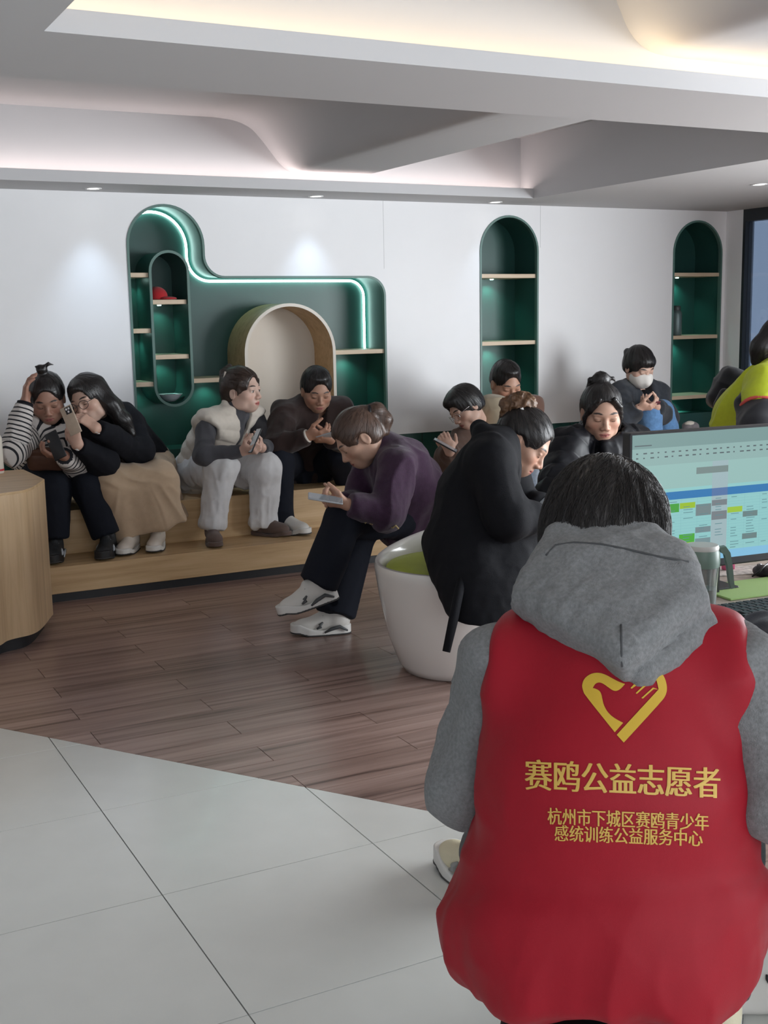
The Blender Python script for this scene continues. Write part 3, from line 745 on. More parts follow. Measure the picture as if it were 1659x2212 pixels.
def shoe(P, ankle, toe, up=(0, 0, 1), m_up=None, m_sole=None, style='sneaker', L=.265, lace=None, sole_z=None, accent=None):
    """shoe standing with its sole under the ankle; toe gives the pointing direction"""
    ankle = np.asarray(ankle, float); up = nz(up); d = np.asarray(toe, float)-ankle; d = nz(d-up*(d@up)); A = frame(d, up); sc = L/.27
    g = .088*sc if sole_z is None else float(ankle[2]-sole_z); o = ankle-up*g
    w = lambda r, f, u: o+sc*(A[0]*r+A[1]*f+A[2]*u); sr = lambda q: [sc*x for x in q]
    boot = style == 'boot'; th = {'chunky': .034, 'boot': .020}.get(style, .026)
    S = Sculpt()
    S.ell(w(0, -.030, .060), sr((.036, .042, .050)), A, .02*sc); S.ell(w(0, .035, .058), sr((.038, .075, .046 if not boot else .052)), A, .03*sc); S.ell(w(0, .120, .042), sr((.043 if not boot else .048, .068, .034 if not boot else .044)), A, .03*sc)
    S.cap(w(0, -.012, .06), w(0, -.014, .102), .038*sc, .041*sc, .02*sc); S.cap(w(0, .03, .085), w(0, .045, .104), .022*sc, .018*sc, .02*sc)
    S.cap(w(0, -.008, .100), w(0, -.012, .135), .030*sc, .036*sc, .006*sc, '-')
    S.cut(w(0, 0, th*.6), -A[2])
    V, Q = S.build(.0050); V = relax(V, Q, 1); ob = to_obj('shoe', V, Q, m_up, P.t)
    o32 = o.astype(np.float32); A32 = A.astype(np.float32)
    def fn(X, Y, Z):
        x, y, z = (X-o32[0])/sc, (Y-o32[1])/sc, (Z-o32[2])/sc
        r = x*A32[0, 0]+y*A32[0, 1]+z*A32[0, 2]; f = x*A32[1, 0]+y*A32[1, 1]+z*A32[1, 2]; u = x*A32[2, 0]+y*A32[2, 1]+z*A32[2, 2]
        t = np.clip((f+.038)/.195, 0, 1); rad = .037+.013*np.sin(np.clip(t*1.15, 0, 1)*math.pi*.62)*1.0-.006*np.clip((t-.8)/.2, 0, 1)
        d2 = np.sqrt(r*r+(f-(-.038+.195*t))**2)-rad
        h = th*(.5+.12*np.cos(t*math.pi*2)); mid = h+.012*np.clip((t-.72)/.28, 0, 1)**2
        return np.maximum(d2, np.abs(u-mid)-h)*sc*.9
    lo = o-.25*sc; hi = o+.25*sc
    S = Sculpt(); S.raw(fn, lo, hi, .004); V, Q = S.build(.0046); V = relax(V, Q, 1, .4)
    so = to_obj('sole', V, Q, m_sole or m_up, P.t); so.parent = ob
    if style != 'boot':
        def fo(X, Y, Z):
            u = ((X-o32[0])*A32[2, 0]+(Y-o32[1])*A32[2, 1]+(Z-o32[2])*A32[2, 2])/sc; f = ((X-o32[0])*A32[1, 0]+(Y-o32[1])*A32[1, 1]+(Z-o32[2])*A32[1, 2])/sc
            return np.maximum(fn(X, Y, Z)-.0015, (u-.0075-.012*np.clip((f-.10)/.06, 0, 1)**2)*sc)
        S = Sculpt(); S.raw(fo, lo, hi, .002); V, Q = S.build(.0042); us = to_obj('outsole', relax(V, Q, 1, .3), Q, M['outsole'], P.t); us.parent = ob
    else: rebase_child(tube('fur_trim', [tuple(w(.038*math.cos(a), -.010+.046*math.sin(a), .100+.006*math.sin(a))) for a in np.linspace(0, 2*math.pi, 17)], .0085*sc, M['cream'], None, 8), ob, P.t)
    if lace:
        for i in range(4):
            f = .048+i*.020; h = .103-i*.010
            rebase_child(tube('lace', [tuple(w(-.026, f+.006, h-.016)), tuple(w(-.012, f+.002, h-.001)), tuple(w(.012, f-.002, h-.001)), tuple(w(.026, f-.006, h-.016))], .0036*sc, lace, None, 6), ob, P.t)
    if accent:
        for q in (-1, 1):
            for pts in ([(.046, -.055, .020), (.047, -.02, .040), (.047, .02, .030), (.049, .05, .016)], [(.040, .055, .062), (.042, .070, .050), (.043, .066, .042), (.045, .085, .034)]):
                rebase_child(tube('side_stripe', [tuple(w(q*a, b, c)) for a, b, c in pts], [.004*sc, .0085*sc, .0085*sc, .004*sc], accent, None, 6), ob, P.t)
    return ob
def rebase_child(o, par, root):
    o.data.transform(Matrix.Translation(-root.location)); o.parent = par; return o
def phone(label, c, long, nrm, m_case, L=.150, Wd=.072, screen=True, bump=False):
    long = nz(long); nrm = nz(np.asarray(nrm)-long*(np.asarray(nrm)@long)); wdt = np.cross(long, nrm)
    t = thing('phone', label, 'phone', tuple(c), 'phones in people\'s hands'); R = Matrix((wdt, long, nrm)).transposed().to_4x4()
    bm = bmesh.new(); bm_box(bm, (-Wd/2, -L/2, -.0042), (Wd/2, L/2, .0042), .0036, 2); bmesh.ops.transform(bm, matrix=R, verts=bm.verts); shade = from_bm('case', bm, m_case, t, True)
    bm = bmesh.new(); bm_box(bm, (-Wd/2+.003, -L/2+.003, .0040), (Wd/2-.003, L/2-.003, .0047)); bmesh.ops.transform(bm, matrix=R, verts=bm.verts); from_bm('screen', bm, M['phonescreen'], t)
    if bump:
        bm = bmesh.new(); bm_box(bm, (-Wd/2+.006, L/2-.042, -.0065), (-Wd/2+.042, L/2-.006, -.0040), .001); bmesh.ops.transform(bm, matrix=R, verts=bm.verts); pl = from_bm('camera_bump', bm, M['black'], t)
        for a, b in ((.016, .016), (.031, .016), (.0235, .031)):
            bm = bmesh.new(); bmesh.ops.create_cone(bm, cap_ends=True, segments=14, radius1=.006, radius2=.006, depth=.003); bmesh.ops.translate(bm, verts=bm.verts, vec=(-Wd/2+.0+a, L/2-b, -.0075)); bmesh.ops.transform(bm, matrix=R, verts=bm.verts)
            lo = from_bm('lens', bm, M['chrome'], t); lo.parent = pl
    return t
M['phonescreen'] = mat('phone screen', (0.02, 0.022, 0.026), 0.08, emit=(0.75, 0.82, 0.9), estr=0.12)
M['white_shoe'] = mat('white leather', (0.66, 0.64, 0.60), 0.5, bump=0.1); M['white_sole'] = mat('white rubber', (0.70, 0.69, 0.66), 0.55)
M['cream_shoe'] = mat('cream leather', (0.64, 0.57, 0.50), 0.5, bump=0.1); M['black_shoe'] = mat('black mesh', (0.015, 0.017, 0.02), 0.6, noise=0.5, nscale=60, bump=0.3)
M['outsole'] = mat('dark outsole', (0.05, 0.05, 0.05), 0.7); M['lace'] = mat('grey lace', (0.34, 0.34, 0.34), 0.8)
M['rubber'] = mat('black rubber', (0.012, 0.012, 0.013), 0.55)
M['taupe'] = fabric('taupe suede', (0.125, 0.085, 0.072)); M['silverpatch'] = mat('silver trim', (0.45, 0.47, 0.5), 0.35)
M['navy'] = fabric('dark navy trousers', (0.007, 0.009, 0.016), sheen=0.0); M['blackcloth'] = fabric('black knit', (0.006, 0.0065, 0.010), sheen=0.0)

# ================================================================== people
Zv = np.array([0, 0, 1.0]); AW = nz(np.array([CF[0], CF[1], 0])); RT = nz(np.array([CR[0], CR[1], 0]))
def IM(r, u, a): return RT*r+Zv*u+AW*a
DEBUG = []
def core(P, J, arms=True, leg=True):
    S = Sculpt(); up = (J['sL']+J['sR'])/2
    S.cap(J['pv'], up-Zv*.06, .080, .045, .03); S.cap(J['sL'], J['sR'], .030, None, .03); S.cap(up-Zv*.05, J['nk'], .04, .04, .03)
    for q in 'LR':
        if arms: S.path([J['s'+q], J['e'+q], J['w'+q]], [.038, .033, .022])
        if leg: S.path([J['h'+q], J['k'+q], J['a'+q]], [.06, .045, .030])
    P.core(S)
def hips(J, lat, w=.085):
    J['hR'] = J['pv']+nz(lat)*w; J['hL'] = J['pv']-nz(lat)*w

def collar(S, J, d, hc, r=.024, back=.075, side=.085, high=.045, drop=.17, out=.14):
    """turned collar: rim from the sternum round the neck and back"""
    nk = J['nk']; n = nz(hc-nk); st = lerp(J['pv'], d['up'], 1-drop/max(.2, np.linalg.norm(d['up']-J['pv'])))+d['fwd']*out
    pts = [st, nk+d['lat']*side*.95+d['fwd']*.05-n*.01, nk+d['lat']*side*.8-d['fwd']*.03+n*high*.8, nk-d['fwd']*back+n*high, nk-d['lat']*side*.8-d['fwd']*.03+n*high*.8, nk-d['lat']*side*.95+d['fwd']*.05-n*.01, st]
    S.path(pts, [r*.6, r, r*1.05, r*1.1, r*1.05, r, r*.6], .02); return st
def vneck(S, J, d, hc, st, r0=.072, r1=.02):
    nk = J['nk']; S.cap(nk+d['fwd']*.055+nz(hc-nk)*.02, st+d['fwd']*.02, r0, r1, .012, '-'); S.cap(nk+nz(hc-nk)*.03, hc, .066, .085, .012, '-')

# ---- woman in a cream padded vest, turned to the right
def woman_vest():
    J = dict(pv=at(441, 1024, 6.74), sR=at(447, 917, 6.50), sL=at(548, 905, 6.66), nk=at(507, 890, 6.60))
    hips(J, IM(-.95, 0, -.3)); J['kR'] = at(479, 1012, 6.36); J['kL'] = at(574, 1014, 6.36); J['aR'] = at(458, 1140, 6.34); J['aL'] = at(566, 1135, 6.41)
    J['eR'] = at(440, 985, 6.36); J['wR'] = at(522, 975, 6.27); J['eL'] = at(588, 962, 6.50); J['wL'] = at(566, 968, 6.33)
    P = Person('woman in cream padded vest and pale grey sweatpants looking right', (J['pv'][0], J['pv'][1], Z2)); P.J = J
    P.set_head(at(523, 843, 6.56), IM(.90, -.02, -.42), IM(-.06, 1, 0), 1.12, J['nk'], (.62, .43, .35), (.03, .02, .017), 'open', lip=(.45, .14, .12))
    P.hand(J['wR'], IM(.8, .10, -.3), IM(.2, .7, .5), 'R', 1.0, curl=.65); P.hand(J['wL'], IM(-.65, .2, -.5), IM(-.3, .8, .2), 'L', 1.0, curl=.7)
    core(P, J); P.body()
    S = scalp(P, t=.012); S.ell(P.H(0, -.085, .055), (.045, .04, .06), P.A, .03); S.cap(P.H(.02, -.10, .09), P.H(-.02, -.085, .12), .022, .016, .02)
    S.cap(P.H(.055, -.06, .02), P.H(.045, -.075, -.10), .030, .018, .03); S.cap(P.H(.071, .032, .05), P.H(.076, .02, -.02), .010, .005, .012); S.cap(P.H(-.071, .05, .05), P.H(-.070, .05, -.05), .012, .006, .012)
    P.hair(S, M['hairbrown'], (0, -1, .5))
    o = tube('hair_clip', [tuple(P.H(.068-.006*abs(i-2), -.062-.006*i, .10-.032*i)) for i in range(6)], .006, M['cream'], None, 8); rebase(o, P.t)
    g = fabric('charcoal knit', (.055, .055, .064)); v = fabric('cream quilted nylon', (.60, .545, .475), rough=.6, sheen=.1); pt = fabric('pale grey fleece', (.62, .615, .62), ns=20)
    S = Sculpt(); torso(S, J['pv'], J['sL'], J['sR'], J['hL'], J['hR'], -.012, nk=J['nk'])
    for q in 'LR': sleeve(S, J['s'+q], J['e'+q], J['w'+q], (.060, .054, .052, .036)); cut_end(S, J['e'+q], J['w'+q], .05, .99)
    S.cap(lerp(J['nk'], P.hc, .0)-Zv*.01, lerp(J['nk'], P.hc, .62), .074, .068, .02); S.cut(lerp(J['nk'], P.hc, .56), P.hc-J['nk'], J['nk']-.12, J['nk']+.16)
    P.cloth('sweater', S, g, f=[dict(amp=.006, scale=14, axis=(0, 0, 1), stretch=2, seed=4, mask=None)])
    S = Sculpt(); d = torso(S, J['pv'], J['sL'], J['sR'], J['hL'], J['hR'], .014, nk=J['nk'], hem=.02, bulge=.03, wide=(.15, .15, .165))
    for q in 'LR':
        S.cap(J['s'+q], lerp(J['s'+q], J['e'+q], .16), .080, .082, .03)
        e = lerp(J['s'+q], J['e'+q], .16); S.cut(e, J['e'+q]-J['s'+q]+(J['s'+q]-d['up'])*.7, e-.12, e+.12, .01)
        S.cap(lerp(J['s'+q], J['e'+q], .32), J['e'+q], .072, .066, .01, '-')
    st = collar(S, J, d, P.hc, .022, high=.05, out=.13); vneck(S, J, d, P.hc, st, .062, .012)
    def quilt(V, Q):
        N = vnormals(V, Q); z = (V-J['pv'])@d['sp']; return V+N*(.008*np.abs(np.sin(z*math.pi/.075))-.004)[:, None]
    V, Q = S.build(.0065); V = relax(V, Q, 2); V = quilt(V, Q); V = folds(V, Q, amp=.006, scale=14, axis=d['lat'], stretch=2.5, seed=8); to_obj('padded_vest', relax(V, Q, 1, .3), Q, v, P.t)
    S = Sculpt(); S.tub(J['pv']+Zv*.03, J['pv']-Zv*.02, J['hR']-J['hL'], (.165, .125), (.175, .135), .05)
    legs(S, (J['hL'], J['hR']), (J['kL'], J['kR']), (J['aL'], J['aR']), (.105, .086, .082, .076)); 
    for q in 'LR': cut_end(S, J['k'+q], J['a'+q], .12, 1.0); S.ell(J['a'+q]+Zv*.03, (.076, .076, .05), None, .03); S.cut(J['a'+q]-Zv*.012, -Zv, J['a'+q]-.12, J['a'+q]+.06)
    P.cloth('sweatpants', S, pt, f=[dict(amp=.013, scale=9, axis=(0, 0, 1), stretch=3.5, seed=11), dict(amp=.004, scale=25, axis=(0, 0, 1), stretch=2, seed=3)])
    shoe(P, J['aR'], J['aR']+IM(.25, 0, -1), m_up=M['taupe'], m_sole=M['taupe'], style='boot', sole_z=Z1, L=.26); shoe(P, J['aL'], J['aL']+IM(.95, 0, -.45), m_up=M['taupe'], m_sole=M['taupe'], style='boot', sole_z=Z1, L=.26)
    phone('dark phone held by the woman in the cream vest', at(550, 952, 6.22), IM(.35, .8, .3), IM(-.5, .4, -.2), M['black'])
    return P

# ---- woman in purple fleece, legs crossed
def woman_purple():
    J = dict(pv=at(868, 1118, 4.85), sL=at(862, 1002, 4.62), sR=at(812, 985, 4.92), nk=at(832, 962, 4.80))
    hips(J, IM(-.15, 0, .95)); J['kL'] = at(742, 1118, 4.66); J['aL'] = at(684, 1262, 4.66); J['kR'] = at(775, 1140, 4.86); J['aR'] = at(722, 1330, 4.83)
    J['eL'] = at(838, 1108, 4.56); J['wL'] = at(752, 1090, 4.58); J['eR'] = at(775, 1095, 4.92); J['wR'] = at(742, 1090, 4.70)
    P = Person('woman in dark purple fleece with crossed legs looking down at a phone', (J['pv'][0], J['pv'][1], .40)); P.J = J
    P.set_head(at(774, 947, 4.80), IM(-.72, -.62, -.22), IM(-.55, .80, 0), 1.08, J['nk'], 'f', (.03, .02, .02))
    P.hand(J['wL'], IM(-.9, .12, .0), IM(.1, .8, .5), 'L', 1.0, curl=.75); P.hand(J['wR'], IM(-.85, .1, -.3), IM(0, .6, -.5), 'R', .95, curl=.8)
    core(P, J); P.body()
    S = scalp(P, t=.013); kn = P.H(0, -.085, .062); S.ell(kn, (.032, .032, .032), None, .02)
    S.path([kn, kn+IM(.06, .010, 0), kn+IM(.095, -.03, 0), kn+IM(.10, -.085, -.01)], [.030, .038, .034, .016], .02)
    P.hair(S, M['hairdyed'], (0, -.8, .6), .003, 34)
    o = tube('hair_tie', [tuple(kn+IM(.03, .036*math.cos(a), .040*math.sin(a))) for a in np.linspace(0, 2*math.pi, 13)], .010, M['black'], None, 8); rebase(o, P.t)
    pf_ = fabric('dark purple fleece', (.040, .013, .040), ns=70, noise=.18, bump=.4, bs=300, sheen=.2)
    S = Sculpt(); d = torso(S, J['pv'], J['sL'], J['sR'], J['hL'], J['hR'], .008, nk=J['nk'], hem=.0, bulge=.07, wide=(.15, .165, .165), deep=(.125, .145, .135))
    for q in 'LR': sleeve(S, J['s'+q], J['e'+q], J['w'+q], (.084, .080, .076, .046)); cut_end(S, J['e'+q], J['w'+q], .06, .96)
    S.cap(J['nk'], lerp(J['nk'], P.hc, .22), .075, .070, .03); S.cap(lerp(J['nk'], P.hc, .12), P.hc, .058, .06, .012, '-')
    P.cloth('fleece', S, pf_, f=[dict(amp=.012, scale=9, axis=IM(.3, 1, 0), stretch=3, seed=21), dict(amp=.002, scale=24, seed=5, stretch=1)])
    e0 = J['eL']; pr = mat('gold print', (.55, .42, .20), .5)
    for i in range(5):
        a = e0+IM(.045-.03*i, -.062+.006*i, -.055); rebase(tube('cuff_print', [tuple(a), tuple(a+IM(-.012, .016, -.006)), tuple(a+IM(-.026, .004, -.004))], .004, pr, None, 6), P.t)
    S = Sculpt(); S.tub(J['pv']+Zv*.02, J['pv']-Zv*.02, J['hR']-J['hL'], (.155, .12), (.16, .13), .05)
    legs(S, (J['hL'], J['hR']), (J['kL'], J['kR']), (J['aL'], J['aR']), (.092, .080, .078, .088), .03)
    for q, n in (('L', .99), ('R', .97)): cut_end(S, J['k'+q], J['a'+q], .13, n)
    P.cloth('wide_trousers', S, M['navy'], f=[dict(amp=.010, scale=8, axis=J['aL']-J['kL'], stretch=4, seed=13)])
    gr = mat('grey shoe stripe', (.07, .075, .08), .5)
    shoe(P, J['aL'], J['aL']+IM(-1, -.35, -.12), IM(-.30, 1, 0), M['white_shoe'], M['white_sole'], 'chunky', .275, M['lace'], None, gr); shoe(P, J['aR'], J['aR']+IM(-1, 0, -.15), (0, 0, 1), M['white_shoe'], M['white_sole'], 'chunky', .275, M['lace'], 0.001, gr)
    phone('silver phone held flat by the woman in purple fleece', at(703, 1077, 4.56), IM(-1, .20, -.1), IM(.15, .95, -.2), M['silverpatch'])
    return P

# ---- man in a dark brown jacket
def jacket(P, J, m, name='jacket', t=.012, arm=(.078, .070, .066, .048), coll=True, f=None, hem=.03, bulge=.05, wide=(.16, .165, .185), deep=(.13, .13, .14), open_=False, res=.0075, cuff=.97):
    S = Sculpt(); d = torso(S, J['pv'], J['sL'], J['sR'], J['hL'], J['hR'], t, nk=J['nk'], hem=hem, bulge=bulge, wide=wide, deep=deep)
    for q in 'LR': sleeve(S, J['s'+q], J['e'+q], J['w'+q], arm); cut_end(S, J['e'+q], J['w'+q], .07, cuff)
    if coll: st = collar(S, J, d, P.hc, .018, back=.07, side=.078, high=.02, drop=.06, out=.13); vneck(S, J, d, P.hc, st, .062 if not open_ else .075, .012)
    else: S.cap(J['nk'], lerp(J['nk'], P.hc, .2), .078, .074, .03); S.cap(lerp(J['nk'], P.hc, .12), P.hc, .060, .062, .012, '-')
    P.cloth(name, S, m, res, f=f or [dict(amp=.012, scale=9, axis=d['sp'], stretch=2.6, seed=23), dict(amp=.0015, scale=22, seed=5, stretch=1)]); return d
def trousers(P, J, m, r=(.095, .078, .074, .062), seat=(.165, .135), name='trousers', amp=.010, seed=17, ends=(.98, .98)):
    S = Sculpt(); S.tub(J['pv']+Zv*.02, J['pv']-Zv*.025, J['hR']-J['hL'], seat, (seat[0]+.01, seat[1]+.01), .05)
    legs(S, (J['hL'], J['hR']), (J['kL'], J['kR']), (J['aL'], J['aR']), r, .03)
    for q, e in zip('LR', ends): cut_end(S, J['k'+q], J['a'+q], .12, e)
    P.cloth(name, S, m, f=[dict(amp=amp, scale=9, axis=J['aL']-J['kL'], stretch=3.5, seed=seed)])
def man_brown():
    J = dict(pv=at(660, 1005, 6.80), sR=at(612, 890, 6.60), sL=at(738, 890, 6.62), nk=at(680, 872, 6.66))
    hips(J, IM(-1, 0, -.1)); J['kR'] = at(604, 995, 6.42); J['aR'] = at(610, 1130, 6.42); J['kL'] = at(735, 985, 6.44); J['aL'] = at(770, 1105, 6.62)
    J['eR'] = at(602, 965, 6.42); J['wR'] = at(664, 942, 6.30); J['eL'] = at(760, 960, 6.42); J['wL'] = at(716, 950, 6.28)
    P = Person('man in dark brown zip jacket and black trousers looking down at a phone', (J['pv'][0], J['pv'][1], Z2)); P.J = J
    P.set_head(at(684, 842, 6.54), IM(.28, -.42, -.86), IM(.12, .9, -.4), 1.10, J['nk'], 'm', (.012, .01, .01), male=True, fat=.004)
    P.hand(J['wR'], IM(.95, .05, -.2), IM(.1, .6, -.7)*-1+IM(.2, 1.4, 0), 'R', 1.08, curl=.6); P.hand(J['wL'], IM(-.9, .05, -.3), IM(0, .9, .4), 'L', 1.08, curl=.7)
    core(P, J); P.body()
    S = scalp(P, t=.009, low=-.035); S.ell(P.H(0, .006, .092), (.066, .078, .034), P.A, .02); S.ell(P.H(0, .120, .018), (.080, .064, .066), P.A, .006, '-')
    P.hair(S, M['hair'], (0, .3, -1), .002, 60)
    jm = fabric('dark brown suede', (.022, .0095, .0075)); d = jacket(P, J, jm, f=[dict(amp=.013, scale=9, axis=IM(.4, 1, 0), stretch=2.6, seed=31), dict(amp=.0015, scale=22, seed=5, stretch=1)])
    z0 = lerp(J['nk'], P.hc, .1)+d['fwd']*.155-Zv*.06; rebase(tube('zip', [tuple(z0-Zv*.0), tuple(z0-Zv*.045)], .006, M['chrome'], None, 8), P.t)
    rebase(tube('shirt_cuff', [tuple(lerp(J['eR'], J['wR'], .96)), tuple(lerp(J['eR'], J['wR'], 1.03))], .040, M['cream'], None, 16), P.t)
    trousers(P, J, M['navy'], seat=(.17, .14))
    for q, tq in (('R', IM(.8, 0, -.6)), ('L', IM(.8, 0, -.5))): shoe(P, J['a'+q], J['a'+q]+tq, m_up=M['white_shoe'], m_sole=M['white_sole'], style='sneaker', L=.285, lace=M['lace'], sole_z=Z1, accent=None)
    phone('phone in the hands of the man in the dark brown jacket', at(712, 940, 6.22), IM(.9, .25, -.3), IM(-.1, .9, .4), M['silverpatch'])

# ---- woman with a topknot in a striped zip top
def striped_mat():
    m = bpy.data.materials.new('black and white stripes'); m.use_nodes = True; nt = m.node_tree; b = nt.nodes['Principled BSDF']; b.inputs['Roughness'].default_value = .85
    a = nt.nodes.new('ShaderNodeAttribute'); a.attribute_name = 'along'; k = nt.nodes.new('ShaderNodeMath'); k.operation = 'MULTIPLY'; k.inputs[1].default_value = 2*math.pi/.0245
    s = nt.nodes.new('ShaderNodeMath'); s.operation = 'SINE'; nt.links.new(a.outputs['Fac'], k.inputs[0]); nt.links.new(k.outputs[0], s.inputs[0])
    nt.links.new(ramp(nt, s.outputs[0], [(0.44, (.62, .58, .55)), (0.56, (.014, .015, .02))]), b.inputs['Base Color']); return m
def along(V, segs):
    best = np.full(len(V), 9.0); out = np.zeros(len(V)); base = 0
    for a, b, r in segs:
        d = b-a; L = np.linalg.norm(d); t = np.clip((V-a)@d/L/L, 0, 1); q = np.linalg.norm(V-a-np.outer(t, d), axis=1)-r
        s = (V-a)@d/L; m = q < best; best[m] = q[m]; out[m] = s[m]
    return out
def woman_striped():
    J = dict(pv=at(108, 1010, 6.78), sR=at(66, 932, 6.56), sL=at(160, 928, 6.60), nk=at(108, 905, 6.62))
    hips(J, IM(-1, 0, -.15)); J['kR'] = at(112, 1058, 6.42); J['aR'] = at(118, 1165, 6.38); J['kL'] = at(196, 1052, 6.40); J['aL'] = at(232, 1158, 6.34)
    J['eR'] = at(28, 975, 6.38); J['wR'] = at(54, 872, 6.44); J['eL'] = at(168, 1000, 6.44); J['wL'] = at(140, 985, 6.30)
    P = Person('woman with a topknot in a black and white striped top, hand on her head', (J['pv'][0], J['pv'][1], Z2)); P.J = J
    P.set_head(at(102, 860, 6.54), IM(.22, -.42, -.88), IM(.02, .9, -.42), 1.14, J['nk'], 'd', (.012, .01, .01), fat=.004)
    P.hand(J['wR'], IM(.10, .95, .05), IM(.9, 0, .35), 'R', 1.1, curl=.35); P.hand(J['wL'], IM(-.75, .1, -.35), IM(.1, .85, .3), 'L', 1.05, curl=.6)
    core(P, J); P.body()
    S = scalp(P, t=.010); S.cap(P.H(0, -.02, .10), P.H(0, -.02, .125), .022, .018, .02); S.ell(P.H(.004, -.02, .142), (.030, .028, .026), None, .012); S.path([P.H(-.01, -.02, .155), P.H(-.030, -.02, .168), P.H(-.052, -.02, .160)], [.012, .007, .003], .008); S.cap(P.H(.01, -.02, .155), P.H(.032, -.02, .160), .012, .004, .008)
    P.hair(S, M['hair'], (0, -.15, 1), .002, 40)
    S = Sculpt(); d = torso(S, J['pv'], J['sL'], J['sR'], J['hL'], J['hR'], .012, nk=J['nk'], hem=.0, bulge=.05)
    for q in 'LR': sleeve(S, J['s'+q], J['e'+q], J['w'+q], (.078, .078, .076, .048)); cut_end(S, J['e'+q], J['w'+q], .06, .97)
    st = collar(S, J, d, P.hc, .016, high=.03, drop=.13, out=.13); vneck(S, J, d, P.hc, st, .060, .012)
    V, Q = S.build(.0075); V = relax(V, Q, 2); al = along(V, [(J['pv'], d['up'], .15)]+[(J['s'+q], J['e'+q], .06) for q in 'LR']+[(J['e'+q], J['w'+q], .05) for q in 'LR'])
    V = folds(V, Q, amp=.008, scale=11, axis=(0, 0, 1), stretch=1.6, seed=41); to_obj('striped_top', V, Q, striped_mat(), P.t, None, {'along': al})
    S = Sculpt(); S.cap(J['nk']-Zv*.03, lerp(J['nk'], P.hc, .28), .064, .060, .02); S.cap(J['nk'], st-d['fwd']*.045, .055, .05, .03); P.cloth('undershirt', S, M['blackcloth'])
    for q in 'R': rebase(tube('cuff', [tuple(lerp(J['eR'], J['wR'], .90)), tuple(lerp(J['eR'], J['wR'], 1.02))], .042, M['blackcloth'], None, 16), P.t)
    trousers(P, J, M['navy'], (.105, .092, .088, .074), (.17, .14))
    for q, tq in (('R', IM(.15, 0, -1)), ('L', IM(.05, 0, -1))): shoe(P, J['a'+q], J['a'+q]+tq, m_up=M['black_shoe'], m_sole=M['rubber'], style='chunky', L=.275, lace=M['silverpatch'], sole_z=Z1, accent=M['silverpatch'])
    phone('black phone held low by the woman in the striped top', at(120, 962, 6.22), IM(-.35, .8, .2), IM(0, .3, .9), M['black'], bump=False)
    bg = fabric('brown leather', (.115, .058, .040), rough=.5, sheen=0); t = thing('handbag', 'brown leather bag on the lap of the woman in stripes', 'bag', tuple(at(100, 1010, 6.40)))
    S = Sculpt(); S.box(at(104, 992, 6.44), (.105, .045, .055), frame(IM(.2, -.5, -.8), IM(.15, .9, -.4))*1.0, .03, .02); V, Q = S.build(.006); to_obj('bag_body', folds(V, Q, amp=.004, scale=12, seed=4), Q, bg, t)
    S = Sculpt(); S.box(at(104, 985, 6.40), (.108, .012, .040), frame(IM(.2, -.5, -.8), IM(.15, .9, -.4)), .011, .01); V, Q = S.build(.005); to_obj('flap', V, Q, bg, t)

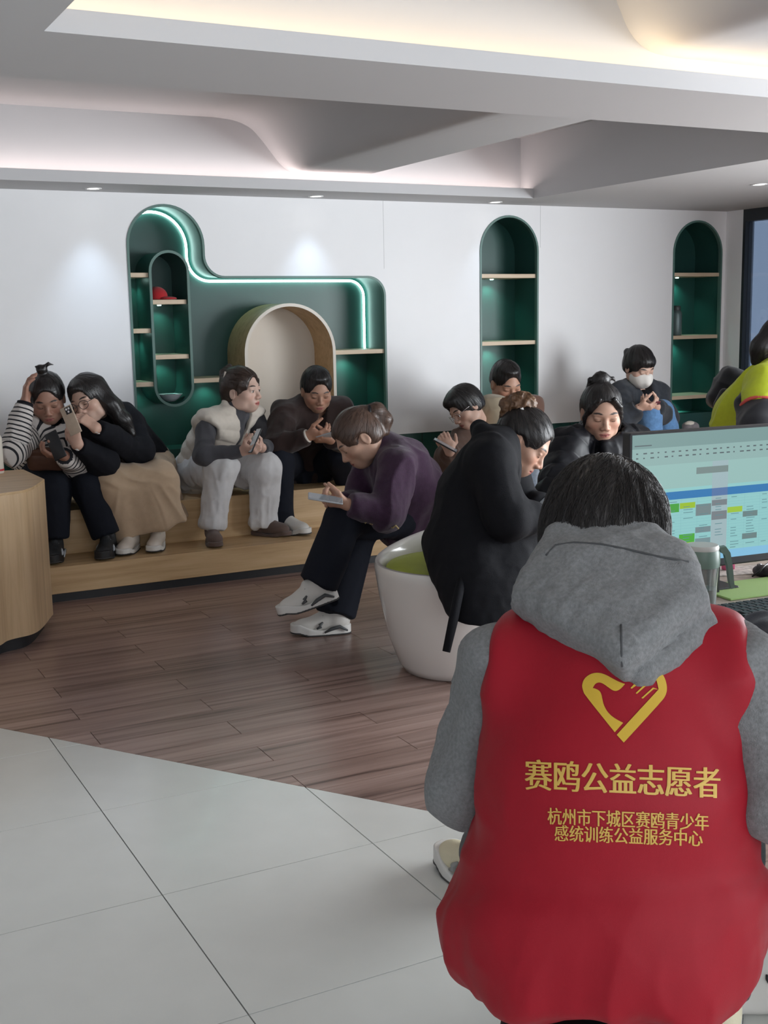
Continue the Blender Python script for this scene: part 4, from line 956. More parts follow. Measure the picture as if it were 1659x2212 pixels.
# ---- woman with long hair and glasses, dark cardigan, beige skirt
def glasses(P, rad=.024, m=None, rr=.0016):
    m = m or M['black']
    for q in (-1, 1):
        rebase(tube('glasses_rim', [tuple(P.H(q*.032+rad*math.cos(a), .104-.012*abs(math.cos(a)) if math.cos(a)*q > 0 else .104, -.004+rad*.88*math.sin(a))) for a in np.linspace(0, 2*math.pi, 17)], rr, m, None, 6), P.t)
        rebase(tube('glasses_arm', [tuple(P.H(q*.058, .094, .002)), tuple(P.H(q*.079, .04, .004)), tuple(P.H(q*.082, -.02, -.002))], rr, m, None, 6), P.t)
    rebase(tube('glasses_bridge', [tuple(P.H(-.009, .108, .0)), tuple(P.H(0, .111, .003)), tuple(P.H(.009, .108, .0))], rr, m, None, 6), P.t)
def woman_skirt():
    J = dict(pv=at(302, 1008, 6.78), sR=at(196, 930, 6.52), sL=at(272, 912, 6.66), nk=at(226, 902, 6.58))
    hips(J, IM(-1, 0, -.2)); J['kR'] = at(245, 1048, 6.38); J['aR'] = at(283, 1155, 6.38); J['kL'] = at(342, 1040, 6.36); J['aL'] = at(340, 1150, 6.38)
    J['eR'] = at(222, 1000, 6.36); J['wR'] = at(168, 962, 6.24); J['eL'] = at(300, 975, 6.46); J['wL'] = at(208, 925, 6.22)
    P = Person('woman with long black hair and glasses in a black cardigan and beige skirt', (J['pv'][0], J['pv'][1], Z2)); P.J = J
    P.set_head(at(193, 862, 6.46), IM(-.34, -.26, -.90), IM(-.36, .92, -.10), 1.10, J['nk'], 'p', (.012, .01, .01))
    P.hand(J['wR'], IM(-.25, .95, .05), IM(.3, -.1, .9), 'R', 1.05, curl=.4); P.hand(J['wL'], IM(-.75, .60, .0), IM(-.5, -.6, .4), 'L', 1.05, curl=.45)
    core(P, J); P.body(); glasses(P)
    S = scalp(P, t=.014, side=False, low=-.12); S.ell(P.H(0, .035, .080), (.055, .06, .030), P.A, .02)
    S.path([P.H(-.055, -.03, .05), P.H(-.085, -.02, -.06), P.H(-.10, -.035, -.16), P.H(-.11, -.04, -.24)], [.045, .045, .042, .02], .03); S.path([P.H(.06, .0, .05), P.H(.083, .01, -.04), P.H(.088, .0, -.13)], [.035, .026, .016], .03); S.path([P.H(0, -.07, .02), P.H(-.03, -.10, -.1), P.H(-.06, -.10, -.22)], [.06, .055, .03], .03)
    S.ell(P.H(0, .118, -.040), [P.hs*q for q in (.060, .085, .085)], P.A, .006, '-')
    P.hair(S, M['hair'], (0, .2, 1), .003, 44)
    d = jacket(P, J, M['blackcloth'], 'cardigan', coll=False, arm=(.080, .078, .074, .046), hem=.02)
    sb = mat('white button', (.7, .7, .68), .4)
    for q in 'LR':
        for k in range(2): rebase(lathe('cuff_button', [(0, .0), (.008, .0), (.009, .003), (0, .005)], sb, None, 12, tuple(lerp(J['e'+q], J['w'+q], .9+.05*k)+IM(.0, -.012, -.055))), P.t)
    sk = fabric('beige cotton', (.48, .35, .235), ns=25); S = Sculpt()
    S.tub(J['pv']+Zv*.02, J['pv']-Zv*.02, J['hR']-J['hL'], (.165, .14), (.175, .15), .05)
    for q in 'LR': S.cap(J['h'+q], J['k'+q], .105, .098, .06)
    S.cap(J['kL'], J['kR'], .088, None, .05)
    hemL = lerp(J['kL'], J['aL'], .70)+IM(.07, 0, .0); hemR = lerp(J['kR'], J['aR'], .92)+IM(.0, 0, 0); mL = lerp(hemL, hemR, .5)
    for a, b, r0, r1 in ((J['kL'], hemL, .092, .085), (J['kR'], hemR, .090, .080), (lerp(J['kL'], J['kR'], .5), mL, .09, .09)): S.cap(a, b, r0, r1, .06)
    S.cap(J['hL']+IM(.03, 0, 0), at(392, 1128, 6.42), .075, .05, .04)
    S.cut(hemR-Zv*.045, IM(.30, -1, 0), (hemR-.5), (hemR+.6)*np.array([1, 1, 0])+np.array([0, 0, J['kR'][2]-.10]), .006)
    V, Q = S.build(.007); V = relax(V, Q, 3); N = vnormals(V, Q); kc_ = lerp(J['kL'], J['kR'], .5); x = (V-kc_)@RT; z = (V-kc_)@Zv; y = (V-kc_)@AW
    fall = np.clip((.02-z)/.25, 0, 1); u = x/(1+.9*fall); n1 = vnoise(np.stack([u*26, z*1.6, y*5], 1), 4); n2 = vnoise(np.stack([u*11+2, z*1.2, y*4], 1), 14); tp = np.clip((z+.03)/.06, 0, 1)
    h = fall*(.016*(1-2*np.abs(n1)**.8)+.020*n2)+tp*.010*(1-2*np.abs(vnoise(np.stack([x*9+z*14, z*20, y*9], 1), 24)))
    V = V+N*h[:, None]; to_obj('skirt', relax(V, Q, 1, .3), Q, sk, P.t)
    for q, tq in (('R', IM(-.1, 0, -1)), ('L', IM(.02, 0, -1))): shoe(P, J['a'+q], J['a'+q]+tq, m_up=M['cream_shoe'], m_sole=M['white_sole'], style='sneaker', L=.26, lace=M['lace'], sole_z=Z1)
    phone('phone in a beige case held up by the woman with glasses', at(153, 908, 6.16), IM(-.35, .9, .1), IM(.25, .1, .95), fabric('beige phone case', (.52, .42, .33), sheen=0), bump=True)

# ---- woman in a long black coat, seen from behind and the side
def woman_coat():
    J = dict(pv=at(1012, 1165, 3.89), sR=at(1058, 1000, 3.72), sL=at(1085, 975, 4.02), nk=at(1082, 952, 3.86))
    hips(J, IM(.15, 0, -.95)); J['kR'] = at(1130, 1165, 3.76); J['aR'] = at(1150, 1340, 3.79); J['kL'] = at(1140, 1160, 3.96); J['aL'] = at(1170, 1330, 3.99)
    J['eR'] = at(1098, 1118, 3.64); J['wR'] = at(1172, 1118, 3.64); J['eL'] = at(1120, 1100, 4.06); J['wL'] = at(1178, 1100, 3.89)
    P = Person('woman in a long black coat bending forward, hair tied high', (J['pv'][0], J['pv'][1], .40)); P.J = J
    P.set_head(at(1131, 955, 3.86), IM(.72, -.62, -.32), IM(.62, .76, 0), 1.08, J['nk'], 'f', (.012, .01, .01))
    P.hand(J['wR'], IM(.9, -.1, .2), IM(0, .3, .9), 'R', .95, curl=.6); P.hand(J['wL'], IM(.85, -.1, -.2), IM(0, .4, -.8), 'L', .95, curl=.6)
    core(P, J); P.body()
    S = scalp(P, t=.011); kn = P.H(0, -.085, .075); S.ell(kn, (.035, .035, .03), None, .02); P.hair(S, M['hair'], (0, -.75, .65), .0025, 36)
    S = Sculpt(); S.ell(kn+IM(.012, .03, 0), (.050, .045, .040), None, .02); S.ell(kn+IM(-.02, .012, 0), (.035, .035, .032), None, .02); S.path([kn+IM(.0, .04, 0), kn+IM(-.045, .02, 0), kn+IM(-.07, -.04, 0)], [.028, .026, .012], .02)
    V, Q = S.build(.004); V = folds(V, Q, amp=.008, scale=55, seed=6); to_obj('ponytail', V, Q, M['hairlight'], P.t)
    rebase(tube('hair_clip', [tuple(kn+IM(-.018, .0, -.045)), tuple(kn+IM(.012, .012, -.05))], .010, M['whiteplastic'], None, 8), P.t)
    bk = fabric('black wool', (.0045, .005, .0075), ns=60, bump=.4, sheen=.0)
    S = Sculpt(); d = torso(S, J['pv'], J['sL'], J['sR'], J['hL'], J['hR'], .022, nk=J['nk'], hem=.02, bulge=.03, wide=(.165, .165, .165), deep=(.13, .125, .115))
    for q in 'LR': sleeve(S, J['s'+q], J['e'+q], J['w'+q], (.080, .080, .076, .058)); cut_end(S, J['e'+q], J['w'+q], .08, .95)
    # stand-up collar behind the neck
    S.path([J['nk']+IM(-.02, .01, -.09), J['nk']+IM(-.075, .035, -.045), J['nk']+IM(-.085, .045, .03), J['nk']+IM(-.03, .02, .09)], [.024, .030, .030, .022], .03)
    # skirt of the coat over seat and thighs
    for q in 'LR': S.cap(J['h'+q], J['k'+q], .118, .100, .06)
    lo_ = J['pv'].copy(); lo_[2] = .16
    S.tub(J['pv'], at(1075, 1352, 3.54), IM(.9, 0, .2), (.185, .16), (.155, .085), .06); S.cap(J['kR']+IM(-.05, 0, 0), at(1130, 1330, 3.58), .095, .085, .06)
    S.cut(at(1040, 1345, 3.56), IM(-.12, -1, 0), k=.006)
    P.cloth('coat', S, bk, f=[dict(amp=.011, scale=6.5, axis=IM(.25, 1, 0), stretch=4, seed=51), dict(amp=.0015, scale=22, seed=5, stretch=1)])
    rebase(tube('hanging_belt', [tuple(at(1005, 1215, 3.72)), tuple(at(990, 1285, 3.60)), tuple(at(978, 1345, 3.56)), tuple(at(964, 1408, 3.55))], [.016, .018, .018, .015], bk, None, 8), P.t)
    trousers(P, J, M['navy'], (.08, .07, .065, .06), (.12, .10))
    for q in 'LR': shoe(P, J['a'+q]*np.array([1, 1, 0])+Zv*.09, J['a'+q]+IM(1, 0, 0), m_up=M['black_shoe'], m_sole=M['rubber'], L=.25, sole_z=0.001)
M['hairlight'] = hairmat('light brown hair tips', (.13, .065, .030), .5)

# ---- person with glasses and a beige hood, brown sleeves
def person_hood():
    J = dict(pv=at(1030, 1010, 6.64), sR=at(1068, 950, 6.44), sL=at(1005, 945, 6.12), nk=at(1040, 918, 6.28))
    hips(J, IM(.15, 0, .95)); J['kR'] = at(985, 1005, 6.40); J['aR'] = at(990, 1090, 6.38); J['kL'] = at(962, 1012, 6.22); J['aL'] = at(965, 1100, 6.30)
    J['eL'] = at(968, 990, 5.98); J['wL'] = at(972, 978, 5.86); J['eR'] = at(985, 1000, 6.40); J['wR'] = at(962, 975, 6.15)
    P = Person('person with black hair and round glasses in a beige hood holding a phone', (J['pv'][0], J['pv'][1], Z2)); P.J = J
    P.set_head(at(1005, 880, 6.08), IM(-.66, -.52, -.45), IM(-.45, .88, .05), 1.05, J['nk'], 'p', (.012, .01, .01))
    P.hand(J['wL'], IM(-.3, .85, .1), IM(-.1, .2, .9), 'L', .95, curl=.5); P.hand(J['wR'], IM(-.3, .8, -.2), IM(.2, .2, -.9), 'R', .95, curl=.5)
    core(P, J); P.body(); glasses(P, .023, M['chrome'])
    S = scalp(P, t=.016, side=False); S.ell(P.H(0, .03, .082), (.062, .07, .036), P.A, .03); S.ell(P.H(0, .128, -.062), (.070, .085, .090), P.A, .006, '-'); P.hair(S, M['hair'], (0, 0, 1), .003, 44)
    br = fabric('brown jacket', (.090, .050, .036)); be = fabric('khaki beige cotton', (.36, .30, .21), ns=30)
    jacket(P, J, br, 'jacket', coll=False, arm=(.078, .074, .070, .046), bulge=.06, hem=.0)
    S = Sculpt(); S.ell(J['nk']+IM(.085, .07, .0), (.13, .13, .115), frame(IM(.3, -.5, -.8), IM(.35, .9, 0)), .03); S.ell(J['nk']+IM(.09, -.05, -.05), (.15, .12, .11), None, .05)
    S.ell(P.H(-.0, .01, .0), [P.hs*q for q in (.095, .105, .115)], P.A, .008, '-'); P.cloth('hood', S, be, .006, f=[dict(amp=.006, scale=11, seed=7, axis=IM(.5, 1, 0), stretch=2)])
    trousers(P, J, M['navy'], (.09, .075, .07, .06))
    for q in 'LR': shoe(P, J['a'+q], J['a'+q]+IM(-1, 0, -.1), m_up=M['black_shoe'], m_sole=M['rubber'], L=.26, sole_z=Z1)
    phone('phone tilted in the hands of the person in the beige hood', at(962, 962, 5.82), IM(-.80, .45, .1), IM(.35, .8, -.1), M['black'])

# ---- man with short hair behind, brown jacket, pale jeans
def man_back():
    J = dict(pv=at(1142, 1000, 6.90), sR=at(1050, 885, 6.52), sL=at(1148, 882, 6.56), nk=at(1096, 862, 6.58))
    hips(J, IM(-1, 0, -.1)); J['kR'] = at(1112, 1000, 6.42); J['aR'] = at(1114, 1095, 6.42); J['kL'] = at(1160, 1000, 6.40); J['aL'] = at(1162, 1095, 6.42)
    J['eR'] = at(1048, 955, 6.42); J['wR'] = at(1090, 950, 6.28); J['eL'] = at(1160, 955, 6.42); J['wL'] = at(1110, 950, 6.28)
    P = Person('man with cropped black hair in a brown jacket and pale jeans', (J['pv'][0], J['pv'][1], Z2)); P.J = J
    P.set_head(at(1093, 826, 6.44), IM(.34, -.46, -.82), IM(.10, .9, -.4), 1.14, J['nk'], 'm', (.012, .01, .01), male=True)
    P.hand(J['wR'], IM(.8, .2, -.4), IM(0, .9, .3), 'R', 1.05, curl=.6); P.hand(J['wL'], IM(-.8, .2, -.4), IM(0, .9, .3), 'L', 1.05, curl=.6)
    core(P, J); P.body()
    S = scalp(P, t=.007, low=-.03); S.ell(P.H(0, .006, .094), (.064, .078, .032), P.A, .02); S.ell(P.H(0, .120, .020), (.080, .064, .066), P.A, .006, '-'); P.hair(S, M['hair'], (0, .3, -1), .002, 60)
    jacket(P, J, fabric('warm brown jacket', (.105, .052, .036)))
    trousers(P, J, fabric('pale blue denim', (.38, .44, .52), ns=60, noise=.12), (.098, .085, .08, .07))
    for q in 'LR': shoe(P, J['a'+q], J['a'+q]+IM(0, 0, -1), m_up=M['white_shoe'], m_sole=M['white_sole'], L=.27, sole_z=Z1)
    phone('phone held by the man in the warm brown jacket', at(1100, 940, 6.24), IM(.1, .7, .5), IM(0, -.6, .7)*-1, M['black'])

# ---- woman in a black puffer jacket facing the camera
def woman_puffer():
    J = dict(pv=at(1296, 1105, 4.62), sR=at(1222, 972, 4.44), sL=at(1376, 968, 4.48), nk=at(1298, 948, 4.54))
    hips(J, IM(-1, 0, 0)); J['kR'] = at(1250, 1110, 4.22); J['aR'] = at(1256, 1270, 4.26); J['kL'] = at(1340, 1110, 4.22); J['aL'] = at(1340, 1270, 4.26)
    J['eR'] = at(1204, 1060, 4.30); J['wR'] = at(1255, 1085, 4.14); J['eL'] = at(1394, 1060, 4.32); J['wL'] = at(1335, 1085, 4.14)
    P = Person('woman in a black puffer jacket with her hair in a bun, looking down', (J['pv'][0], J['pv'][1], .42)); P.J = J
    P.set_head(at(1299, 890, 4.42), IM(.04, -.30, -.95), IM(.02, .94, -.30), 1.12, J['nk'], 'f', (.014, .012, .012))
    P.hand(J['wR'], IM(.7, 0, -.6), IM(.3, .8, 0), 'R', .95, curl=.6); P.hand(J['wL'], IM(-.7, 0, -.6), IM(-.3, .8, 0), 'L', .95, curl=.6)
    core(P, J)
    V, Q = Sculpt().cap(J['nk']-Zv*.01, J['nk']+IM(0, -.13, -.165), .060, .064, .03).build(.006); P.parts.append((V, Q, np.tile(P.skin, (len(V), 1)))); P.body()
    S = scalp(P, t=.008); S.ell(P.H(.0, -.058, .122), (.042, .038, .038), P.A, .015); S.path([P.H(-.02, -.06, .125), P.H(-.05, -.06, .125), P.H(-.065, -.06, .105)], [.012, .008, .003], .008); S.path([P.H(.02, -.06, .125), P.H(.045, -.06, .12), P.H(.055, -.06, .09)], [.012, .009, .003], .008)
    for q in (-1, 1): S.path([P.H(q*.030, .078, .085), P.H(q*.062, .058, .045), P.H(q*.076, .034, -.01), P.H(q*.074, .03, -.07)], [.010, .011, .008, .003], .012)
    P.hair(S, M['hair'], (0, -.25, 1), .0025, 40)
    pu = fabric('black puffer nylon', (.007, .0075, .0105), rough=.5, bump=.08, sheen=0); S = Sculpt()
    d = torso(S, J['pv'], J['sL'], J['sR'], J['hL'], J['hR'], .035, nk=J['nk'], hem=.03, bulge=.02, wide=(.19, .185, .185), deep=(.15, .15, .145))
    for q in 'LR': sleeve(S, J['s'+q], J['e'+q], J['w'+q], (.092, .088, .084, .060)); cut_end(S, J['e'+q], J['w'+q], .08, .97)
    st = collar(S, J, d, P.hc, .040, back=.10, side=.135, high=.015, drop=.17, out=.17); vneck(S, J, d, P.hc, st, .100, .030); S.cap(J['nk']+d['fwd']*.07, st+d['fwd']*.06-Zv*.04, .095, .045, .012, '-'); S.cap(J['nk']+nz(P.hc-J['nk'])*.02, P.hc, .09, .12, .012, '-')
    S.ell(at(1298, 975, 4.26), (.052, .17, .115), frame(-AW, Zv), .012, '-')
    V, Q = S.build(.0065); V = relax(V, Q, 2); N = vnormals(V, Q)
    al = along(V, [(J['pv'], d['up'], .16)]+[(J['s'+q], J['e'+q], .08) for q in 'LR']+[(J['e'+q], J['w'+q], .075) for q in 'LR'])
    V = V+N*(.012*np.sqrt(np.abs(np.sin(al*math.pi/.085)))-.008)[:, None]; V = folds(V, Q, amp=.007, scale=16, axis=(0, 0, 1), stretch=1.6, seed=61); to_obj('puffer_jacket', relax(V, Q, 1, .3), Q, pu, P.t)
    S = Sculpt(); S.tub(lerp(J['pv'], d['up'], .3)+d['fwd']*.05, lerp(J['pv'], d['up'], .52)+d['fwd']*.07, d['lat'], (.11, .08), (.10, .075), .03); P.cloth('black_top', S, M['blackcloth'])
    trousers(P, J, M['navy'])
    for q in 'LR': shoe(P, J['a'+q], J['a'+q]+IM(0, 0, -1), m_up=M['black_shoe'], m_sole=M['rubber'], L=.25, sole_z=0.001)

# ---- masked person in denim, knees drawn up
def person_mask():
    J = dict(pv=at(1372, 935, 6.72), sR=at(1338, 850, 6.55), sL=at(1420, 850, 6.62), nk=at(1378, 832, 6.60))
    J['pv'][2] = Z2+.11
    hips(J, IM(-.95, 0, -.3)); J['kR'] = at(1402, 895, 6.40); J['aR'] = J['kR']*np.array([1, 1, 0])+IM(.03, 0, -.02)+Zv*(Z2+.09); J['kL'] = at(1428, 888, 6.50); J['aL'] = J['kL']*np.array([1, 1, 0])+IM(.08, 0, .03)+Zv*(Z2+.09)
    J['eR'] = at(1345, 912, 6.38); J['wR'] = at(1378, 882, 6.32); J['eL'] = at(1440, 905, 6.52); J['wL'] = at(1418, 880, 6.34)
    P = Person('person in a white face mask and dark denim jacket, knees drawn up', (J['pv'][0], J['pv'][1], Z2)); P.J = J
    P.set_head(at(1381, 792, 6.50), IM(.40, -.45, -.80), IM(.12, .92, -.35), 1.12, J['nk'], 'p', (.012, .01, .01))
    P.hand(J['wR'], IM(.9, .1, -.2), IM(0, .8, .5), 'R', 1.05, curl=.55); P.hand(J['wL'], IM(-.7, .2, -.4), IM(-.1, .8, .4), 'L', 1.05, curl=.6)
    core(P, J); P.body()
    S = Sculpt(); S.ell(P.H(0, .040, -.055), [P.hs*q for q in (.074, .080, .066)], P.A, .02); S.cap(P.H(0, .095, -.02), P.H(0, .115, -.050), .014, .018, .03); S.cut(P.H(0, .0, 0), -P.A[1]+P.A[2]*.2); S.cut(P.H(0, .08, -.006), P.A[2]-P.A[1]*.10)
    P.cloth('face_mask', S, mat('white mask', (.72, .70, .66), .8), .004)
    S = scalp(P, t=.013, side=False, low=-.06); S.ell(P.H(0, .052, .062), (.064, .050, .045), P.A, .02); S.ell(P.H(0, -.09, .035), (.04, .03, .035), P.A, .02); S.path([P.H(0, -.11, .035), P.H(-.01, -.15, .02), P.H(-.01, -.16, -.05)], [.022, .026, .012], .02)
    S.ell(P.H(0, .13, -.055), [P.hs*q for q in (.070, .075, .085)], P.A, .006, '-'); P.hair(S, M['hair'], (0, -.5, .9), .003, 40)
    dn = fabric('washed black denim', (.022, .026, .034), ns=40, noise=.25, bump=.35); d = jacket(P, J, dn, 'denim_jacket', open_=True, arm=(.080, .076, .072, .052), wide=(.15, .16, .175))
    S = Sculpt(); S.tub(lerp(J['pv'], d['up'], .35)+d['fwd']*.06, lerp(J['pv'], d['up'], .92)+d['fwd']*.06, d['lat'], (.09, .085), (.075, .075), .03); P.cloth('black_top', S, M['blackcloth'])
    for k in range(3):
        for q in (-1, 1): rebase(lathe('stud', [(0, 0), (.008, 0), (.008, .003), (0, .006)], M['chrome'], None, 10, tuple(lerp(J['pv'], d['up'], .80-.16*k)+d['fwd']*.168+d['lat']*.045*q)), P.t)
    trousers(P, J, fabric('blue denim', (.10, .22, .42), ns=60, noise=.2), (.095, .085, .080, .072), ends=(.9, .9))
    for q in 'LR': shoe(P, J['a'+q], J['a'+q]+IM(.5, 0, -.8), m_up=mat('grey suede', (.22, .21, .22), .7), m_sole=M['white_sole'], L=.25, sole_z=Z2)
    phone('dark red phone held by the person in the face mask', at(1402, 874, 6.28), IM(.9, .15, -.1), IM(-.1, .85, .3), mat('dark red case', (.16, .03, .04), .4))

# ---- person in a lime and black jacket at the right edge
def person_lime():
    J = dict(pv=at(1625, 985, 4.55), sR=at(1655, 838, 4.36), sL=at(1700, 830, 4.66), nk=at(1685, 800, 4.52))
    hips(J, IM(.2, 0, -.95)); J['kR'] = at(1690, 1000, 4.35); J['aR'] = at(1690, 1180, 4.35); J['kL'] = at(1700, 995, 4.62); J['aL'] = at(1700, 1175, 4.62)
    J['eR'] = at(1640, 925, 4.24); J['wR'] = at(1730, 905, 4.20); J['eL'] = at(1700, 905, 4.75); J['wL'] = at(1770, 900, 4.6)
    P = Person('person in a lime green and black jacket at the right edge', (J['pv'][0], J['pv'][1], .50)); P.J = J
    P.set_head(at(1694, 742, 4.50), IM(.86, -.35, .3), IM(.3, .94, 0), 1.08, J['nk'], 'p', (.012, .01, .01))
    P.hand(J['wR'], IM(1, 0, 0), IM(0, .5, .8), 'R', .95); P.hand(J['wL'], IM(1, 0, 0), IM(0, .5, -.8), 'L', .95)
    core(P, J); P.body()
    S = scalp(P, t=.016, side=False, low=-.10); S.path([P.H(0, -.07, .02), P.H(0, -.10, -.06), P.H(0, -.10, -.12)], [.06, .06, .035], .03); P.hair(S, M['hair'], (0, 0, 1), .003, 40)
    li = fabric('lime jacket nylon', (.50, .58, .03), rough=.6, bump=.1, sheen=.05); bl = fabric('black jacket panel', (.010, .011, .016), rough=.6, bump=.1)
    S = Sculpt(); torso(S, J['pv'], J['sL'], J['sR'], J['hL'], J['hR'], .035, nk=J['nk'], hem=.0, bulge=.06, wide=(.17, .165, .165), deep=(.17, .15, .14)); P.cloth('lime_body', S, li, f=[dict(amp=.016, scale=8, axis=IM(.5, 1, 0), stretch=3, seed=71)])
    S = Sculpt(); S.cap(J['sR']+IM(.0, .01, 0), lerp(J['sR'], J['eR'], .60), .104, .106, .03); cut_end(S, J['sR'], J['eR'], .16, .60); P.cloth('lime_sleeve', S, li, f=[dict(amp=.010, scale=10, axis=IM(1, .3, 0), stretch=3, seed=73)])
    S = Sculpt(); S.cap(lerp(J['sR'], J['eR'], .62), J['eR'], .103, .092, .03); S.cap(J['eR'], J['wR'], .088, .065, .03); S.cut(lerp(J['sR'], J['eR'], .60), J['sR']-J['eR'], J['eR']-.2, J['eR']+.3)
    S.path([J['sR']+IM(-.075, .0, .03), lerp(J['sR'], J['eR'], .4)+IM(-.10, 0, .02), J['eR']+IM(-.06, .02, .03)], [.028, .026, .03], .02)
    P.cloth('black_sleeve', S, bl, f=[dict(amp=.008, scale=10, axis=IM(1, .3, 0), stretch=3, seed=75)])
    S = Sculpt(); S.cap(J['sL'], J['eL'], .09, .085, .03); S.cap(J['eL'], J['wL'], .08, .06, .03); P.cloth('black_sleeve', S, bl)
    e6 = lerp(J['sR'], J['eR'], .60); ax = nz(J['eR']-J['sR']); u = nz(np.cross(ax, (0, 1, 0))); v = np.cross(ax, u)
    rebase(tube('red_piping', [tuple(e6+.106*(u*math.cos(a)+v*math.sin(a))) for a in np.linspace(0, 2*math.pi, 25)], .009, mat('coral piping', (.65, .10, .08), .5), None, 6), P.t)
    rebase(tube('snap', [tuple(J['eR']+IM(-.045, .01, -.090)+.011*(RT*math.cos(a)+Zv*math.sin(a))) for a in np.linspace(0, 2*math.pi, 13)], .003, M['chrome'], None, 6), P.t)
    trousers(P, J, M['navy'])
    t = thing('backpack', 'black backpack behind the person in the lime jacket', 'bag', tuple(at(1585, 940, 4.9)))
    S = Sculpt(); S.box(at(1578, 845, 4.95), (.10, .09, .13), frame(IM(0, 0, 1), IM(.5, 1, 0)), .06, .03); V, Q = S.build(.008); to_obj('bag_body', folds(V, Q, amp=.008, scale=10, seed=4), Q, bl, t)
    S = Sculpt(); S.box(at(1572, 868, 4.84), (.065, .03, .06), frame(IM(0, 0, 1), IM(.5, 1, 0)), .025, .02); V, Q = S.build(.007); to_obj('pocket', V, Q, bl, t)

# ---- volunteer in the red vest, seen from behind in the foreground
def atd(px, py, D): return CPOS+(CF+CR*(px-829.5)/FPX-CU*(py-1106)/FPX)*D
def volunteer():
    J = dict(pv=atd(1300, 1940, 1.90), sL=atd(1092, 1450, 1.93), sR=atd(1590, 1462, 1.84), nk=atd(1325, 1350, 1.95))
    lat = nz(J['sR']-J['sL']); hips(J, lat, .10); fw = np.cross(Zv, lat)*-1 if np.cross(Zv, lat)@AW < 0 else np.cross(Zv, lat); fw = nz(fw*np.array([1, 1, 0]))
    J['eL'] = atd(1008, 1690, 1.98); J['wL'] = atd(1120, 1700, 2.17); J['eR'] = atd(1690, 1720, 1.80); J['wR'] = atd(1560, 1640, 2.05)
    J['aL'] = atz(1046, 1850, .10); J['kL'] = lerp(J['hL'], J['aL'], .48)+Zv*.14+RT*.05; J['kR'] = J['hR']+fw*.42+lat*.1+Zv*.02; J['aR'] = J['kR']*np.array([1, 1, 0])+fw*.05+Zv*.09
    P = Person('volunteer in a bright red vest over a grey hoodie, seen from behind', (J['pv'][0], J['pv'][1], .40)); P.J = J
    hc = atd(1306, 1178, 2.03); P.set_head(hc, fw+Zv*-.55, Zv+fw*.45, 1.06, J['nk'], 'f', (.012, .01, .01))
    P.hand(J['wL'], nz(fw+lat*.3), Zv*-1, 'L', 1.0, curl=.4); P.hand(J['wR'], nz(fw-lat*.3), Zv*-1, 'R', 1.0, curl=.4)
    core(P, J); P.body()
    hm = hairmat('soft black hair', (.014, .011, .010), .42); S = scalp(P, t=.026, side=False, low=-.10); S.ell(P.H(0, -.06, .0), (.098, .070, .095), P.A, .03); S.ell(P.H(0, .01, .065), (.090, .085, .052), P.A, .03)
    P.hair(S, hm, (0.1, -.45, .9), .0040, 70, res=.004, slack=.010, grow=4200)
    gm = mat('grey melange fleece', (.20, .205, .208), .95, noise=.25, nscale=170, bump=.5, bscale=520, sheen=.15, spec=.2)
    S = Sculpt(); d = torso(S, J['pv'], J['sL'], J['sR'], J['hL'], J['hR'], -.035, nk=None, bulge=.0, wide=(.16, .16, .16), deep=(.12, .11, .11))
    for q in 'LR': sleeve(S, J['s'+q], J['e'+q], J['w'+q], (.070, .068, .066, .048), k=.015); cut_end(S, J['e'+q], J['w'+q], .07, .97)
    P.cloth('hoodie', S, gm, .0075, f=[dict(amp=.009, scale=9, axis=J['eL']-J['sL'], stretch=2.5, seed=81), dict(amp=.010, scale=13, axis=lat, stretch=2.5, seed=83, mask=None)])
    # sleeve seam
    e, s_ = J['eL'], J['sL']
    def onto(o, off=.0015):
        me = o.data; b = BVHTree.FromPolygons([v.co+P.t.location for v in me.vertices], [tuple(p.vertices) for p in me.polygons])
        def f(px, py, off=off):
            dd = Vector(CF+CR*(px-829.5)/FPX-CU*(py-1106)/FPX).normalized(); h, n, i, dist = b.ray_cast(Vector(CPOS), dd)
            if h is None: return None
            if n.dot(dd) > 0: n = -n
            return h+n*off
        return f
    # red vest
    rm = mat('red polyester', (.32, .007, .018), .55, noise=.03, nscale=30, bump=.12, bscale=700, spec=.25)
    hem = atd(1322, 2135, 1.86); S = Sculpt(); up = d['up']; bk = -fw
    S.tub(up-Zv*.02, lerp(up, J['pv'], .45)+bk*.035, lat, (.165, .150), (.200, .165), .06); S.tub(lerp(up, J['pv'], .45)+bk*.035, J['pv']+bk*.01, lat, (.200, .160), (.240, .190), .06)
    S.tub(J['pv']+bk*.01, hem, lat, (.243, .192), (.218, .175), .06, end=.05)
    for q in 'LR': S.cap(lerp(J['nk'], J['s'+q], .35)+Zv*.005, lerp(J['nk'], J['s'+q], 1.0), .078, .100, .05)
    for q, sg in (('L', -1), ('R', 1)):
        S.cut(J['s'+q]+lat*sg*.024, lat*sg+Zv*.10, J['s'+q]-np.array([.3, .3, .22]), J['s'+q]+np.array([.3, .3, .2]), .015)
    S.cap(lerp(J['nk'], hc, .05), hc, .075, .09, .015, '-')
    S.cut(hem-Zv*.012, -Zv+bk*.12, k=.01)
    V, Q = S.build(.0065); V = relax(V, Q, 25, .6)
    zz = V[:, 2]; low = np.clip((J['pv'][2]+.18-zz)/.30, 0, 1); right = np.clip(((V-J['pv'])@lat+.12)/.3, 0, 1)
    V = folds(V, Q, amp=.026, scale=6, axis=Zv*.9+lat*-.5, stretch=5, seed=91, mask=low*(.35+.65*right)); V = folds(V, Q, amp=.010, scale=13, axis=Zv+lat*.1, stretch=5, seed=93, mask=low**2)
